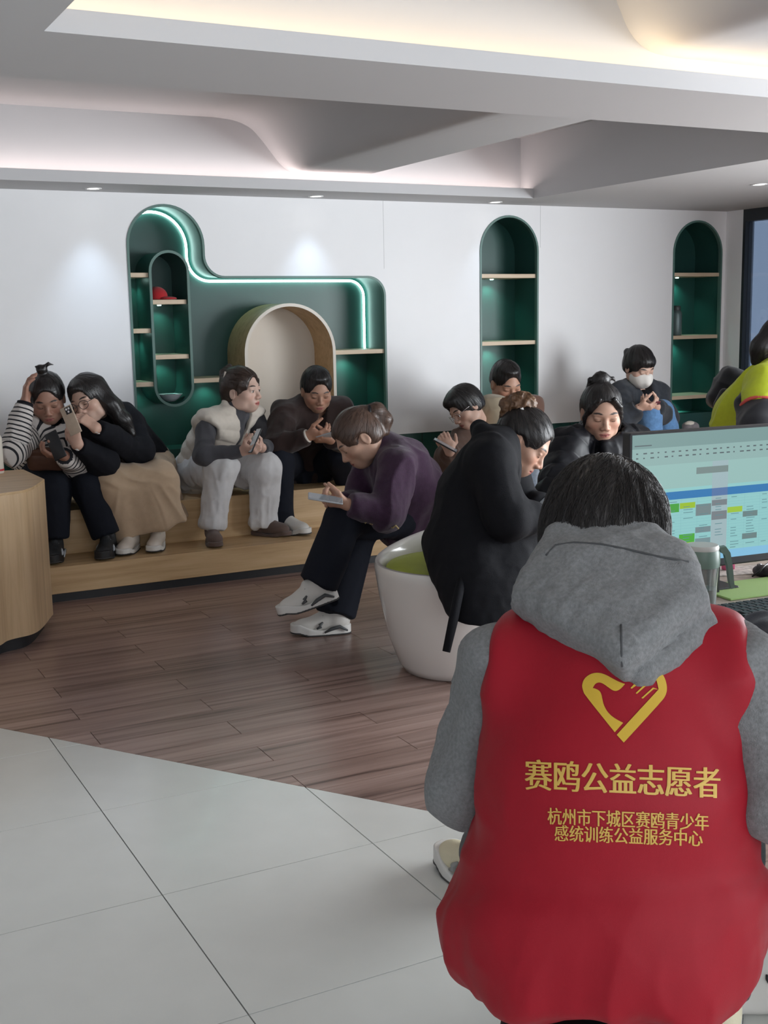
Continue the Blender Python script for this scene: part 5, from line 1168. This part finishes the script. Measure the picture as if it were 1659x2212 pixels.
    side = np.clip((np.abs((V-up)@lat)-.13)/.07, 0, 1); V = folds(V, Q, amp=.004, scale=12, axis=lat+Zv*.2, stretch=2.5, seed=95, mask=side); V = folds(V, Q, amp=.0035, scale=7, seed=97, rid=False, stretch=1)
    vest = to_obj('red_vest', relax(V, Q, 1, .4), Q, rm, P.t)
    fv = onto(vest, .0012)
    # hood lying on the back
    tip = np.array(fv(1350, 1468)); top = atd(1338, 1150, float((tip-CPOS)@CF)+.19); vv = nz(top-tip); vv = nz(vv-lat*(vv@lat)); nn = np.cross(lat, vv); nn = nn if nn@AW < 0 else -nn; o0 = lerp(top, tip, .5)
    def onp(px, py):
        r_ = CF+CR*(px-829.5)/FPX-CU*(py-1106)/FPX; h = CPOS+r_*(((o0-CPOS)@nn)/(r_@nn)); return ((h-o0)@lat, (h-o0)@vv)
    pg = [onp(*q) for q in ((1188, 1150), (1235, 1122), (1330, 1120), (1430, 1148), (1492, 1198), (1528, 1308), (1352, 1478), (1106, 1300), (1150, 1215))]
    if sum(a[0]*b[1]-b[0]*a[1] for a, b in zip(pg, pg[1:]+pg[:1])) > 0: pg = pg[::-1]
    def hoodfn(X, Y, Z):
        x = (X-o0[0])*lat[0]+(Y-o0[1])*lat[1]+(Z-o0[2])*lat[2]; y = (X-o0[0])*vv[0]+(Y-o0[1])*vv[1]+(Z-o0[2])*vv[2]; w = (X-o0[0])*nn[0]+(Y-o0[1])*nn[1]+(Z-o0[2])*nn[2]; d2 = None
        for (ax_, ay_), (bx_, by_) in zip(pg, pg[1:]+pg[:1]):
            L_ = math.hypot(bx_-ax_, by_-ay_); e = ((x-ax_)*-(by_-ay_)+(y-ay_)*(bx_-ax_))/L_+.022
            d2 = e if d2 is None else np.maximum(d2, e)
        w0 = -.010+.030*(1-(x/.17)**2)-.022*np.clip((y-.02)/.1, 0, 1)**2; th = .034
        q1 = np.maximum(d2, 0); q2 = np.maximum(np.abs(w-w0)-th+.022, 0); return np.sqrt(q1*q1+q2*q2)+np.minimum(np.maximum(d2, np.abs(w-w0)-th+.022), 0)-.022
    S = Sculpt(); S.raw(hoodfn, o0-.30, o0+.30, .02)
    S.tub(atd(1320, 1225, 1.98), atd(1318, 1320, 1.90), lat, (.105, .085), (.125, .09), .04, end=.03)
    q0 = onp(1512, 1322); q1 = onp(1385, 1452); S.cap(o0+lat*q0[0]+vv*q0[1]-nn*.03, o0+lat*q1[0]+vv*q1[1]-nn*.005, .024, .020, .005)
    hood = P.cloth('hood', S, gm, .005, rel=3, f=[dict(amp=.0075, scale=8, axis=lat+Zv*-.2, stretch=2.6, seed=85), dict(amp=.0025, scale=30, seed=86)])
    fh = onto(hood, .0006); sm = mat('seam thread', (.07, .072, .075), .9)
    for pl_ in ([(1180, 1200), (1200, 1178), (1240, 1172), (1300, 1176), (1360, 1188), (1420, 1202), (1488, 1214)], [(1342, 1350), (1342, 1380), (1343, 1410), (1344, 1440)]):
        pts = [fh(*q) for q in pl_]; pts = [tuple(q) for q in pts if q is not None]
        if len(pts) > 1: rebase_child(tube('seam', pts, .0017, sm, None, 6), hood, P.t)
    gold = mat('gold print', (.62, .40, .035), .5); goldt = mat('gold lettering', (.66, .42, .085), .5)
    def decal(name, verts, faces, m, off=.0012):
        bm = bmesh.new(); vs = []
        for q in verts: vs.append(bm.verts.new((q[0], q[1], 0)))
        for f in faces:
            try: bm.faces.new([vs[i] for i in f])
            except ValueError: pass
        for _ in range(4):
            es = [e for e in bm.edges if e.calc_length() > 9.0]
            if not es: break
            bmesh.ops.subdivide_edges(bm, edges=es, cuts=1); bmesh.ops.triangulate(bm, faces=bm.faces[:])
        bad = []
        for v in bm.verts:
            h = fv(v.co.x, v.co.y, off)
            if h is None: bad.append(v)
            else: v.co = h
        if bad: bmesh.ops.delete(bm, geom=bad, context='VERTS')
        o = from_bm(name, bm, m); rebase_child(o, vest, P.t); return o
    def text(name, body, x0, x1, yb, h, slope, bold=.02):
        cu = bpy.data.curves.new('lettering', 'FONT'); cu.body = body; cu.resolution_u = 2; cu.fill_mode = 'FRONT'
        to = bpy.data.objects.new('lettering', cu); COL.objects.link(to); bpy.context.view_layer.update(); me = to.to_mesh()
        co = np.array([v.co[:] for v in me.vertices]); fc = [tuple(p.vertices) for p in me.polygons]; to.to_mesh_clear(); bpy.data.objects.remove(to); bpy.data.curves.remove(cu)
        a, b = co.min(0), co.max(0); u = (co[:, 0]-a[0])/(b[0]-a[0]); v = (co[:, 1]-a[1])/(b[1]-a[1]); px = x0+(x1-x0)*u; py = yb-h*v+slope*(px-x0)
        for k, dx in enumerate((-bold, 0, bold)): o = decal(name, np.stack([px+dx, py], 1), fc, goldt, .0012+.0002*k)
        return o
    text('lettering', '赛鸥公益志愿者', 1136, 1553, 1706, 66, .045, 1.6)
    text('lettering', '杭州市下城区赛鸥青少年', 1184, 1529, 1780, 36, .040, .7)
    text('lettering', '感统训练公益服务中心', 1199, 1516, 1816, 35, .038, .7)
    def poly(pts, smooth=False, sharp=()):
        for _ in range(2 if smooth else 0):
            nw = []
            for i in range(len(pts)):
                a, b = np.array(pts[i]), np.array(pts[(i+1) % len(pts)])
                if tuple(a) in sharp: nw += [tuple(a), tuple(a*.5+b*.5)] if tuple(b) not in sharp else [tuple(a)]
                elif tuple(b) in sharp: nw += [tuple(a*.75+b*.25)]
                else: nw += [tuple(a*.75+b*.25), tuple(a*.25+b*.75)]
            pts = nw
        p = [(1120+x*.27728, 1420+y*.27728) for x, y in pts]; decal('emblem', p, tessellate_polygon([[Vector((x, y, 0)) for x, y in p]]), gold)
    poly([(750, 585), (520, 300), (502, 255), (496, 215), (515, 165), (560, 130), (620, 118), (680, 135), (740, 170), (790, 195), (830, 208), (805, 240), (770, 264), (738, 262), (700, 235), (660, 205), (630, 195), (600, 205), (580, 240), (620, 250), (645, 280), (655, 330), (665, 375), (695, 430), (745, 475), (815, 512)], True, {(750, 585), (580, 240), (815, 512), (830, 208)})
    poly([(765, 605), (820, 665), (1110, 350), (1150, 290), (1156, 225), (1136, 155), (1098, 102), (1060, 88), (1000, 110), (1030, 142), (1074, 182), (1090, 250)], True, {(765, 605), (820, 665), (1000, 110), (1030, 142), (1074, 182), (1090, 250)})
    poly([(872, 240), (882, 246), (1012, 150), (1000, 140), (935, 172)]); poly([(912, 280), (922, 286), (1040, 180), (1074, 184), (1030, 165)]); poly([(956, 318), (968, 323), (1052, 248), (1090, 252), (1046, 236)])
    trousers(P, J, fabric('dark grey trousers', (.03, .031, .035)), (.095, .08, .075, .06), (.17, .14))
    cs = mat('pale yellow shoe mesh', (.70, .64, .46), .6, bump=.2)
    shoe(P, J['aL'], J['aL']+AW*.9-RT*.45, m_up=cs, m_sole=M['white_sole'], style='chunky', L=.29, lace=cs, sole_z=0.001, accent=mat('pale grey shoe line', (.30, .30, .29), .6)); shoe(P, J['aR'], J['aR']+fw, m_up=cs, m_sole=M['white_sole'], style='chunky', L=.29, sole_z=0.001)
    # stool
    t = thing('stool', 'black stool under the volunteer in the red vest', 'stool', (J['pv'][0], J['pv'][1], 0)); c = np.array([J['pv'][0], J['pv'][1], 0])
    zs_ = J['pv'][2]-.13
    rebase(lathe('seat', [(0, zs_-.03), (.17, zs_-.03), (.18, zs_-.015), (.17, zs_), (0, zs_)], M['black'], None, 28, tuple(c)), t)
    for sx in (-1, 1):
        for sy in (-1, 1): rebase(tube('leg', [tuple(c+lat*sx*.13+fw*sy*.11+Zv*(zs_-.02)), tuple(c+lat*sx*.19+fw*sy*.16+Zv*.0)], .014, M['black'], None, 10), t)
    t = thing('tote_bag', 'white bag with black brush marks on the floor at bottom right', 'bag', tuple(atz(1620, 2175, 0)))
    c = np.array(t.location); Ab = frame(AW, Zv); S = Sculpt(); S.box(c+Zv*.11, (.16, .05, .11), Ab, .03, .02); V, Q = S.build(.008); V = folds(V, Q, amp=.006, scale=8, seed=4); to_obj('bag_body', V, Q, mat('off white canvas', (.60, .58, .55), .85), t)
    g = np.random.default_rng(3)
    for k in range(22):
        x, z = g.uniform(-.14, .14), g.uniform(.03, .19); a = g.uniform(0, 3); p0 = c+RT*x+Zv*z-AW*.0535; dd = (RT*math.cos(a)+Zv*math.sin(a))*g.uniform(.008, .02)
        rebase(tube('brush_mark', [tuple(p0-dd), tuple(p0), tuple(p0+dd)], [.002, .005, .002], M['black'], None, 6), t)
    for sx in (-1, 1): rebase(tube('handle', [tuple(c+RT*.06*math.cos(a)+Zv*(.21+.09*math.sin(a))+AW*.03*sx) for a in np.linspace(0, math.pi, 11)], .005, M['black'], None, 8), t)

# ---- sleeve of a person at the keyboard, mostly outside the picture
def person_edge():
    J = dict(pv=np.array([1.95, 1.05, .52]), sL=np.array([1.82, 1.32, .98]), sR=np.array([2.16, 1.18, .98]), nk=np.array([2.0, 1.27, 1.04]))
    hips(J, np.array([.92, -.38, 0])); J['kL'] = np.array([1.98, 1.46, .54]); J['kR'] = np.array([2.2, 1.4, .54]); J['aL'] = np.array([2.0, 1.5, .1]); J['aR'] = np.array([2.22, 1.44, .1])
    J['eL'] = atz(1735, 1455, .79); J['wL'] = J['eL']+np.array([.10, .22, .0]); J['eR'] = np.array([2.32, 1.35, .80]); J['wR'] = np.array([2.25, 1.72, .80])
    J['sL'] = J['eL']+np.array([.10, -.17, .20]); J['sR'] = J['sL']+np.array([.34, -.12, 0]); J['nk'] = (J['sL']+J['sR'])/2+Zv*.06; J['pv'] = (J['sL']+J['sR'])/2+np.array([-.02, -.10, 0]); J['pv'][2] = .54; hips(J, J['sR']-J['sL'])
    J['kL'] = J['hL']+np.array([.1, .4, 0]); J['kR'] = J['hR']+np.array([.1, .4, 0]); J['aL'] = J['kL']*np.array([1, 1, 0])+Zv*.1; J['aR'] = J['kR']*np.array([1, 1, 0])+Zv*.1; J['eR'] = J['sR']+np.array([.06, .12, -.22]); J['wR'] = J['eR']+np.array([-.02, .22, 0])
    P = Person('person in a navy sleeve reaching to the keyboard at the right edge', (J['pv'][0], J['pv'][1], .42)); P.J = J
    P.set_head(J['nk']+np.array([.03, .08, .16]), (.3, .9, -.3), (0, .2, 1), 1.0, J['nk'], 'f'); P.hand(J['wL'], (.3, .9, -.1), (0, 0, -1), 'L', 1.0, curl=.3); P.hand(J['wR'], (0, 1, -.1), (0, 0, -1), 'R', 1.0, curl=.3)
    core(P, J); P.body(); P.hair(scalp(P, t=.015), M['hair'], (0, 0, 1)); nv = fabric('navy sweatshirt', (.010, .014, .030)); jacket(P, J, nv, 'sweatshirt', coll=False); trousers(P, J, M['navy'])
    for q in 'LR': shoe(P, J['a'+q], J['a'+q]+np.array([.1, 1, 0]), m_up=M['black_shoe'], m_sole=M['rubber'], L=.26, sole_z=.001)
    t = thing('stool', 'stool under the person in the navy sleeve', 'stool', (J['pv'][0], J['pv'][1], 0)); zs_ = J['pv'][2]-.12
    lathe('seat', [(0, zs_-.03), (.16, zs_-.03), (.17, zs_-.015), (.16, zs_), (0, zs_)], M['black'], t, 28)
    for a in range(4): tube('leg', [(.11*math.cos(a*1.57+.78), .11*math.sin(a*1.57+.78), zs_-.02), (.17*math.cos(a*1.57+.78), .17*math.sin(a*1.57+.78), 0)], .013, M['black'], t, 10)

# ================================================================== furniture and small things
def pod(cx, cy, label, back=None, zc=.41):
    """tub seat: round foot, flared glossy shell, rim rising towards the back, round cushion"""
    t = thing('tub_chair', label, 'chair', (cx, cy, 0), 'white tub chairs'); n = 64; bm = bmesh.new(); R = []; ba = math.atan2(back[1], back[0])
    prof = [(.0, .0, 0), (.60, .0, 0), (.66, .012, 0), (.72, .08, 0), (.84, .32, .1), (.95, .70, .5), (.99, .90, .85), (1.0, .96, .95), (.985, .995, 1), (.95, 1.0, 1), (.925, .985, 1), (.905, .96, .95), (.885, .93, .6), (.865, .90, 0), (0, .90, 0)]
    for r, z, w in prof:
        ring = []
        for j in range(n):
            a = 2*math.pi*j/n; rise = (.5+.5*math.cos(a-ba))**2.4*.11
            ring.append(bm.verts.new((r*.335*math.cos(a), r*.335*math.sin(a), z*.455+rise*w)))
        R.append(ring)
    for A_, B_ in zip(R[:-1], R[1:]):
        for j in range(n): bm.faces.new((A_[j], A_[(j+1) % n], B_[(j+1) % n], B_[j]))
    bmesh.ops.remove_doubles(bm, verts=bm.verts[:], dist=1e-5); o = from_bm('shell', bm, M['whitegloss'], t); shade_auto(o, 60)
    lathe('cushion', [(0, .405), (.275, .405), (.286, .415), (.286, .430), (.276, .440), (.22, .446), (0, .448)], M['lime'], t, 48)
    lathe('base_ring', [(0, .001), (.205, .001), (.207, .006), (.2, .012), (0, .012)], M['rubber'], t, 40)
    return t
pc = atz(985, 1218, .435); pod(pc[0], pc[1], 'white glossy tub chair with a lime green cushion', nz(AW+RT*.55)[:2])
pod(3.30, 4.62, 'white tub chair under the woman in the puffer jacket', AW[:2])
pl = at(1640, 1010, 4.56); pod(pl[0], pl[1], 'white tub chair under the person in the lime jacket', -RT[:2])
so = at(898, 1150, 4.86); t = thing('stool', 'small stool under the woman in purple fleece', 'stool', (so[0], so[1], 0))
lathe('seat', [(0, .40), (.13, .40), (.14, .41), (.14, .425), (.13, .435), (0, .437)], M['whitegloss'], t, 32); lathe('pedestal', [(.018, .02), (.018, .40)], M['chrome'], t, 16); lathe('base', [(0, 0), (.10, 0), (.10, .008), (.02, .022), (0, .022)], M['chrome'], t, 32)
rcd = atz(927, 1192, .45); t = box('card', (-.02, -.006, 0), (.02, .006, .022), mat('dark red card', (.22, .02, .03), .5)); t.location = tuple(rcd-Zv*.012); tag(t, 'small dark red card on the lime cushion', 'card')

# desk, monitor and what lies on it
u_ = np.array([.997, -.077, 0]); w_ = np.array([.077, .997, 0]); DZ = .75
def dpt(a, b, z): return np.array([1.743, 2.126, 0])+u_*a+w_*b+Zv*z
RM = Matrix(((u_[0], w_[0], 0), (u_[1], w_[1], 0), (0, 0, 1))).to_4x4()
def obox(name, c, h, m, parent, bev=0.0, tilt=0.0):
    bm = bmesh.new(); bm_box(bm, [-q for q in h], h, bev); bmesh.ops.transform(bm, matrix=Matrix.Translation(Vector(c))@RM@Matrix.Rotation(tilt, 4, 'X'), verts=bm.verts)
    o = from_bm(name, bm, m); return rebase(o, parent) if parent is not None else o
dk = thing('desk', 'desk with a pale patterned top holding a monitor and keyboard', 'desk', tuple(dpt(.6, -.05, 0)))
M['desktop'] = mat('mottled beige desk top', (.50, .42, .36), .5, noise=.28, nscale=34); M['deskleg'] = mat('grey steel', (.30, .30, .31), .4, metal=.6)
obox('desk_top', dpt(.62, -.02, DZ-.0125), (.70, .37, .0125), M['desktop'], dk, .003)
for a, b in ((-.04, -.35), (1.28, -.35), (-.04, .31), (1.28, .31)): obox('leg', dpt(a, b, (DZ-.025)/2), (.02, .02, (DZ-.025)/2), M['deskleg'], dk)
obox('crossbar', dpt(.62, .31, .60), (.64, .01, .03), M['deskleg'], dk)
mo = thing('monitor', 'wide black computer monitor showing a coloured spreadsheet', 'monitor', tuple(dpt(.28, .05, DZ)))
SW, SH, zt = .545, .335, 1.166
obox('housing', dpt(SW/2, .018, zt-SH/2), (SW/2, .016, SH/2), M['black'], mo, .004)
obox('stand_neck', dpt(SW/2, .055, DZ+.10), (.025, .012, .10), M['black'], mo); obox('stand_foot', dpt(SW/2, .13, DZ+.005), (.10, .07, .005), M['black'], mo, .003)
# screen picture: flat quads with their own colours, lit from within
def screen():
    bm = bmesh.new(); lay = bm.loops.layers.float_color.new('Col'); x0, x1, z0, z1 = .006, SW-.006, zt-SH+.020, zt-.005; wq, hq = x1-x0, z1-z0
    def rect(a, b, c, d, col, lv):   # a..b across, c..d from the top, 0..1
        vs = [bm.verts.new(tuple(dpt(x0+wq*q, .0016-.00012*lv, z1-hq*r))) for q, r in ((a, c), (b, c), (b, d), (a, d))]
        f = bm.faces.new(vs)
        for l in f.loops: l[lay] = (*col, 1)
    cw_ = 1/11.5; bg = (.30, .62, .62); rect(0, 1, 0, 1, bg, 0); rect(0, 1, 0, .105, (.21, .34, .33), 1); rect(0, 1, .105, .235, (.30, .47, .45), 1); rect(0, 1, .235, .42, (.33, .54, .51), 1)
    rect(0, 1, .935, 1, (.25, .55, .78), 1); rect(0, 1, .445, .505, (.035, .20, .47), 2.8); rect(4.9*cw_, 5.9*cw_, .445, .505, (.10, .19, .40), 2.9); cw = 1/11.5; dark = (.10, .13, .14)
    for i in range(19): rect(0, 1, .515+i*.022, .5165+i*.022, (.24, .50, .55), 2)
    for i in range(12): rect(i*cw, i*cw+.0015, .51, .935, (.27, .55, .57), 2)
    g = np.random.default_rng(2)
    rect(4.9*cw, 5.9*cw, .235, .935, (.37, .50, .53), 2.5); rect(3.9*cw, 5.9*cw, .275, .325, (.20, .27, .26), 3)
    def cell(c, r, col, n=1): rect((c+.02-.1)*cw, (c+.98-.1)*cw, .515+r*.022, .515+(r+n)*.022, col, 3)
    for c, r, n, col in ((2, 1, 3, (.07, .38, .05)), (3, 1, 2, (.34, .55, .03)), (4, 2, 4, (.19, .25, .26)), (5, 1, 2, (.20, .23, .25)), (5, 5, 3, (.20, .23, .25)), (4, 10, 2, (.19, .27, .29)), (6, 4, 2, (.36, .58, .05)), (7, 6, 2, (.16, .24, .24)), (3, 12, 3, (.08, .42, .05)), (3, 15, 2, (.36, .58, .05)), (4, 14, 3, (.20, .30, .32)), (7, 14, 2, (.16, .24, .24)), (9, 3, 3, (.19, .25, .26)), (10, 8, 2, (.36, .58, .05))): cell(c, r, col, n)
    rect(.5*cw, 1.0*cw, .335, .365, (.38, .45, .06), 3); rect(1.1*cw, 1.35*cw, .345, .358, dark, 3)
    for i in range(26): rect(.02+i*.037, .02+i*.037+g.uniform(.006, .022), .135, .145, dark, 3); rect(.02+i*.037, .02+i*.037+g.uniform(.006, .024), .17, .18, dark, 3)
    rect(.012, .10, .078, .086, dark, 3)
    for r in range(19):
        for c in range(11):
            if g.random() < .42: a = (c+.15)*cw; rect(a, a+g.uniform(.3, .6)*cw, .5225+r*.022, .5275+r*.022, (.13, .27, .30), 4)
    m = bpy.data.materials.new('lit screen'); m.use_nodes = True; nt = m.node_tree; nt.nodes.clear(); e = nt.nodes.new('ShaderNodeEmission'); a = nt.nodes.new('ShaderNodeAttribute'); a.attribute_name = 'Col'
    gl = nt.nodes.new('ShaderNodeBsdfGlossy'); gl.inputs['Roughness'].default_value = .25; gl.inputs['Color'].default_value = (.03, .03, .03, 1); ad = nt.nodes.new('ShaderNodeAddShader'); e.inputs[1].default_value = 0.82; o = nt.nodes.new('ShaderNodeOutputMaterial')
    nt.links.new(a.outputs['Color'], e.inputs[0]); nt.links.new(e.outputs[0], ad.inputs[0]); nt.links.new(gl.outputs[0], ad.inputs[1]); nt.links.new(ad.outputs[0], o.inputs[0])
    me = bpy.data.meshes.new('screen'); bm.to_mesh(me); bm.free(); ob = link_mesh('screen', me, m); rebase(ob, mo)
screen()
kc = atz(1668, 1322, DZ+.01); kb = thing('keyboard', 'black keyboard in front of the monitor', 'keyboard', tuple(kc-Zv*.01))
def kl(a, b, z): return kc+u_*a+w_*b+Zv*(z)
obox('case', kl(.08, 0, .002), (.20, .068, .008), M['black'], kb, .003); keym = mat('grey black keycap', (.035, .037, .042), .5); kme = None
for r in range(5):
    for c in range(19):
        p = kl(.08-.188+c*.0208+(.005*r if r < 4 else 0), .052-r*.0238, .013)
        if kme is None: o = obox('key', (0, 0, 0), (.0088, .0098, .0035), keym, None, .0015); kme = o.data; o.parent = kb
        else: o = link_mesh('key', kme, None, kb)
        o.location = tuple(p-np.array(kb.location))
gp = tag(obox('folder', np.array([0, 0, 0]), (.15, .075, .0025), mat('pale green card', (.40, .62, .22), .6), None, .001), 'pale green folder lying behind the keyboard', 'folder'); gp.location = tuple(atz(1640, 1268, DZ+.003))
for i, (px, py, ww, ll) in enumerate(((1600, 1232, .12, .05), (1590, 1372, .07, .045), (1628, 1352, .05, .03))):
    o = obox('paper', (0, 0, 0), (ww, ll, .0008), mat('printed paper', (.62, .56, .52), .8, noise=.5, nscale=60), None); o.location = tuple(atz(px, py, DZ+.0012+.002*i)); o.rotation_euler = (0, 0, .2*i-.2); tag(o, ['sheet of paper on the desk under the monitor', 'crumpled sheet at the near desk edge', 'white sheet beside the keyboard'][i], 'paper')
mp_ = atz(1652, 1245, DZ); t = thing('mouse', 'small dark computer mouse at the right edge of the desk', 'mouse', tuple(mp_)); S = Sculpt(); S.ell(mp_+Zv*.012, (.024, .038, .018), None, .01); S.cut(mp_+Zv*.001, -Zv); V, Q = S.build(.004); to_obj('shell', V, Q, M['black'], t); rebase(tube('wheel', [tuple(mp_+np.array([-.004, .020, .025])), tuple(mp_+np.array([.004, .020, .025]))], .006, M['deskleg'], None, 10), t)
tag(tube('cable', [tuple(atz(1625, 1245, DZ+.004)), tuple(atz(1640, 1235, DZ+.02)), tuple(atz(1652, 1222, DZ+.03)), tuple(atz(1670, 1210, DZ+.01))], .0025, M['black'], None, 6), 'thin black cable behind the green folder', 'cable')
pk = atz(1573, 1222, DZ+.012); t = thing('eraser', 'small pink object below the monitor', 'stationery', tuple(pk)); obox('block', pk, (.016, .010, .010), mat('pink plastic', (.62, .10, .22), .5), t, .003)
# tumbler with green lid and carrying loop
cp = atz(1513, 1345, DZ); t = thing('tumbler', 'clear tumbler with a grey green lid and carry loop', 'drink cup', tuple(cp)); gl = mat('clear plastic', (.80, .86, .84), .12, trans=.85); lidm = mat('grey green lid', (.16, .24, .20), .4); capm = mat('pale lid top', (.55, .55, .52), .4)
lathe('cup', [(.026, .0), (.031, .004), (.034, .09), (.037, .135), (.0375, .138), (.0355, .138), (.032, .09), (.029, .006), (0, .006)], gl, t, 36)
lathe('drink', [(0, .007), (.0285, .007), (.0315, .08), (0, .08)], mat('green drink', (.36, .46, .16), .3, noise=.3, nscale=40), t, 32)
lathe('lid', [(.0385, .130), (.0395, .140), (.0385, .162), (.036, .168)], lidm, t, 36); lathe('lid_top', [(.036, .166), (.037, .172), (.034, .178), (0, .179)], capm, t, 36)
for q in (-.007, .007): pass
LP = [(.034, .172), (.050, .174), (.060, .160), (.066, .130), (.070, .095), (.072, .080), (.064, .078), (.060, .095), (.055, .128), (.048, .155), (.040, .160)]
bm = bmesh.new(); R_ = [[bm.verts.new(tuple(RT*x+AW*y+Zv*z)) for x, z in LP] for y in (-.009, .009)]
for j in range(len(LP)): bm.faces.new((R_[0][j], R_[0][(j+1) % len(LP)], R_[1][(j+1) % len(LP)], R_[1][j]))
for s_ in (0, 1):
    for tri in tessellate_polygon([[Vector((x, z, 0)) for x, z in LP]]): bm.faces.new([R_[s_][k] for k in tri])
from_bm('carry_loop', bm, lidm, t)
# things on the niche shelves
c = np.array([2.225, 7.26, 1.562]); t = thing('cap', 'red cap on the upper capsule shelf', 'hat', tuple(c)); S = Sculpt(); S.ell(c+Zv*.02, (.068, .075, .062), None, .01); S.cut(c+Zv*.001, -Zv); S.ell(c+Zv*.012, (.060, .066, .050), None, .004, '-'); V, Q = S.build(.005); rd = fabric('red cotton', (.42, .015, .02)); to_obj('crown', V, Q, rd, t)
S = Sculpt(); S.ell(c+np.array([.055, -.05, .008]), (.060, .055, .012), frame((.7, -.7, 0), (0, 0, 1)), .01); S.cut(c+Zv*.001, -Zv); V, Q = S.build(.004); to_obj('brim', V, Q, rd, t)
c = np.array([2.276, 7.24, .936]); t = thing('bowl', 'silver bowl at the bottom of the capsule niche', 'bowl', tuple(c)); lathe('dish', [(0, .002), (.03, .0), (.055, .018), (.075, .042), (.078, .046), (.074, .046), (.05, .022), (0, .012)], M['silverpatch'], t, 32); lathe('contents', [(0, .038), (.03, .045), (.055, .036), (.06, .03)], mat('dark trinkets', (.06, .05, .045), .5, noise=.6, nscale=60, bump=.8, bscale=80), t, 24)
c = np.array([6.395, 7.27, 1.249]); t = thing('flask', 'grey green flask on the shelf of the right niche', 'bottle', tuple(c)); lathe('bottle_body', [(0, 0), (.040, 0), (.043, .006), (.043, .165), (.036, .185), (.028, .192)], mat('grey green steel', (.13, .18, .18), .35, metal=.3), t, 28); lathe('bottle_cap', [(.029, .190), (.031, .195), (.031, .222), (.026, .228), (0, .228)], mat('dark grey cap', (.06, .07, .07), .4), t, 24)
c = np.array([6.300, 7.27, 1.249]); t = thing('bottle', 'black and white bottle beside the flask in the right niche', 'bottle', tuple(c)); bwm = mat('black and white print', (.6, .6, .6), .4); nt = bwm.node_tree; vo = nt.nodes.new('ShaderNodeTexVoronoi'); vo.inputs['Scale'].default_value = 28; nt.links.new(nt.nodes['Texture Coordinate'].outputs['Object'], vo.inputs['Vector']); nt.links.new(ramp(nt, vo.outputs['Distance'], [(.32, (.02, .02, .02)), (.36, (.72, .72, .72))]), nt.nodes['Principled BSDF'].inputs['Base Color'])
lathe('bottle_body', [(0, 0), (.034, 0), (.036, .005), (.036, .16), (.022, .18), (.022, .19)], bwm, t, 28); lathe('bottle_cap', [(.024, .188), (.024, .205), (0, .208)], M['black'], t, 20)
# at the left counter
c = atz(-8, 1022, cz); t = thing('bottle', 'white bottle with a red band at the left end of the counter', 'bottle', tuple(c)); lathe('bottle_body', [(0, 0), (.036, 0), (.038, .006), (.038, .17), (.030, .19), (.018, .20)], mat('ivory plastic', (.66, .62, .54), .4), t, 28); lathe('red_band', [(.0385, .012), (.0390, .014), (.0390, .020), (.0385, .022)], mat('red print', (.5, .03, .04), .5), t, 28); lathe('bottle_cap', [(.02, .198), (.022, .202), (.022, .225), (0, .227)], mat('red cap', (.45, .02, .03), .4), t, 20)
# coat woman's tablet and pink bag, grey pouch on the platform
tb = at(1166, 1108, 3.84); t = thing('tablet', 'white tablet in the hands of the woman in the black coat', 'tablet', tuple(tb)); A_ = frame(nz(IM(-.3, .85, -.35)), IM(.9, .25, .1)); bm = bmesh.new(); bm_box(bm, (-.09, -.006, -.065), (.09, .006, .065), .004); bmesh.ops.transform(bm, matrix=Matrix(A_.tolist()).transposed().to_4x4(), verts=bm.verts); from_bm('case', bm, M['whiteplastic'], t, True)
bm = bmesh.new(); bm_box(bm, (-.082, .0055, -.057), (.082, .0068, .057)); bmesh.ops.transform(bm, matrix=Matrix(A_.tolist()).transposed().to_4x4(), verts=bm.verts); from_bm('screen', bm, M['phonescreen'], t)
pb = at(1150, 1160, 3.90); t = thing('handbag', 'bright pink bag with black straps on the lap of the woman in black', 'bag', tuple(pb)); S = Sculpt(); S.box(pb, (.085, .06, .042), frame(IM(.3, 0, 1), IM(-.35, 1, 0)), .03, .02); V, Q = S.build(.006); to_obj('bag_body', folds(V, Q, amp=.006, scale=14, seed=5), Q, fabric('pink nylon', (.72, .07, .22), rough=.5), t); rebase(tube('strap', [tuple(pb+IM(-.05, .044, -.062)), tuple(pb+IM(.02, .030, -.066)), tuple(pb+IM(.07, -.03, -.05))], .008, M['black'], None, 8), t)
gb = at(1490, 925, 6.72); gb[2] = Z2; t = thing('pouch', 'small grey and white pouch on the platform below the right niche', 'bag', tuple(gb)); S = Sculpt(); S.box(gb+Zv*.10, (.055, .045, .10), frame(IM(0, 0, 1), IM(.1, 1, 0)), .035, .02); V, Q = S.build(.006); to_obj('pouch_body', folds(V, Q, amp=.007, scale=16, seed=5), Q, fabric('grey marl', (.22, .20, .21)), t); S = Sculpt(); S.ell(gb+Zv*.185, (.045, .035, .025), None, .01); V, Q = S.build(.005); to_obj('pouch_top', V, Q, M['cream'], t)

woman_vest(); woman_purple(); man_brown(); woman_striped(); woman_skirt()
woman_coat(); person_hood(); man_back(); woman_puffer(); person_mask(); person_lime()
volunteer(); person_edge()
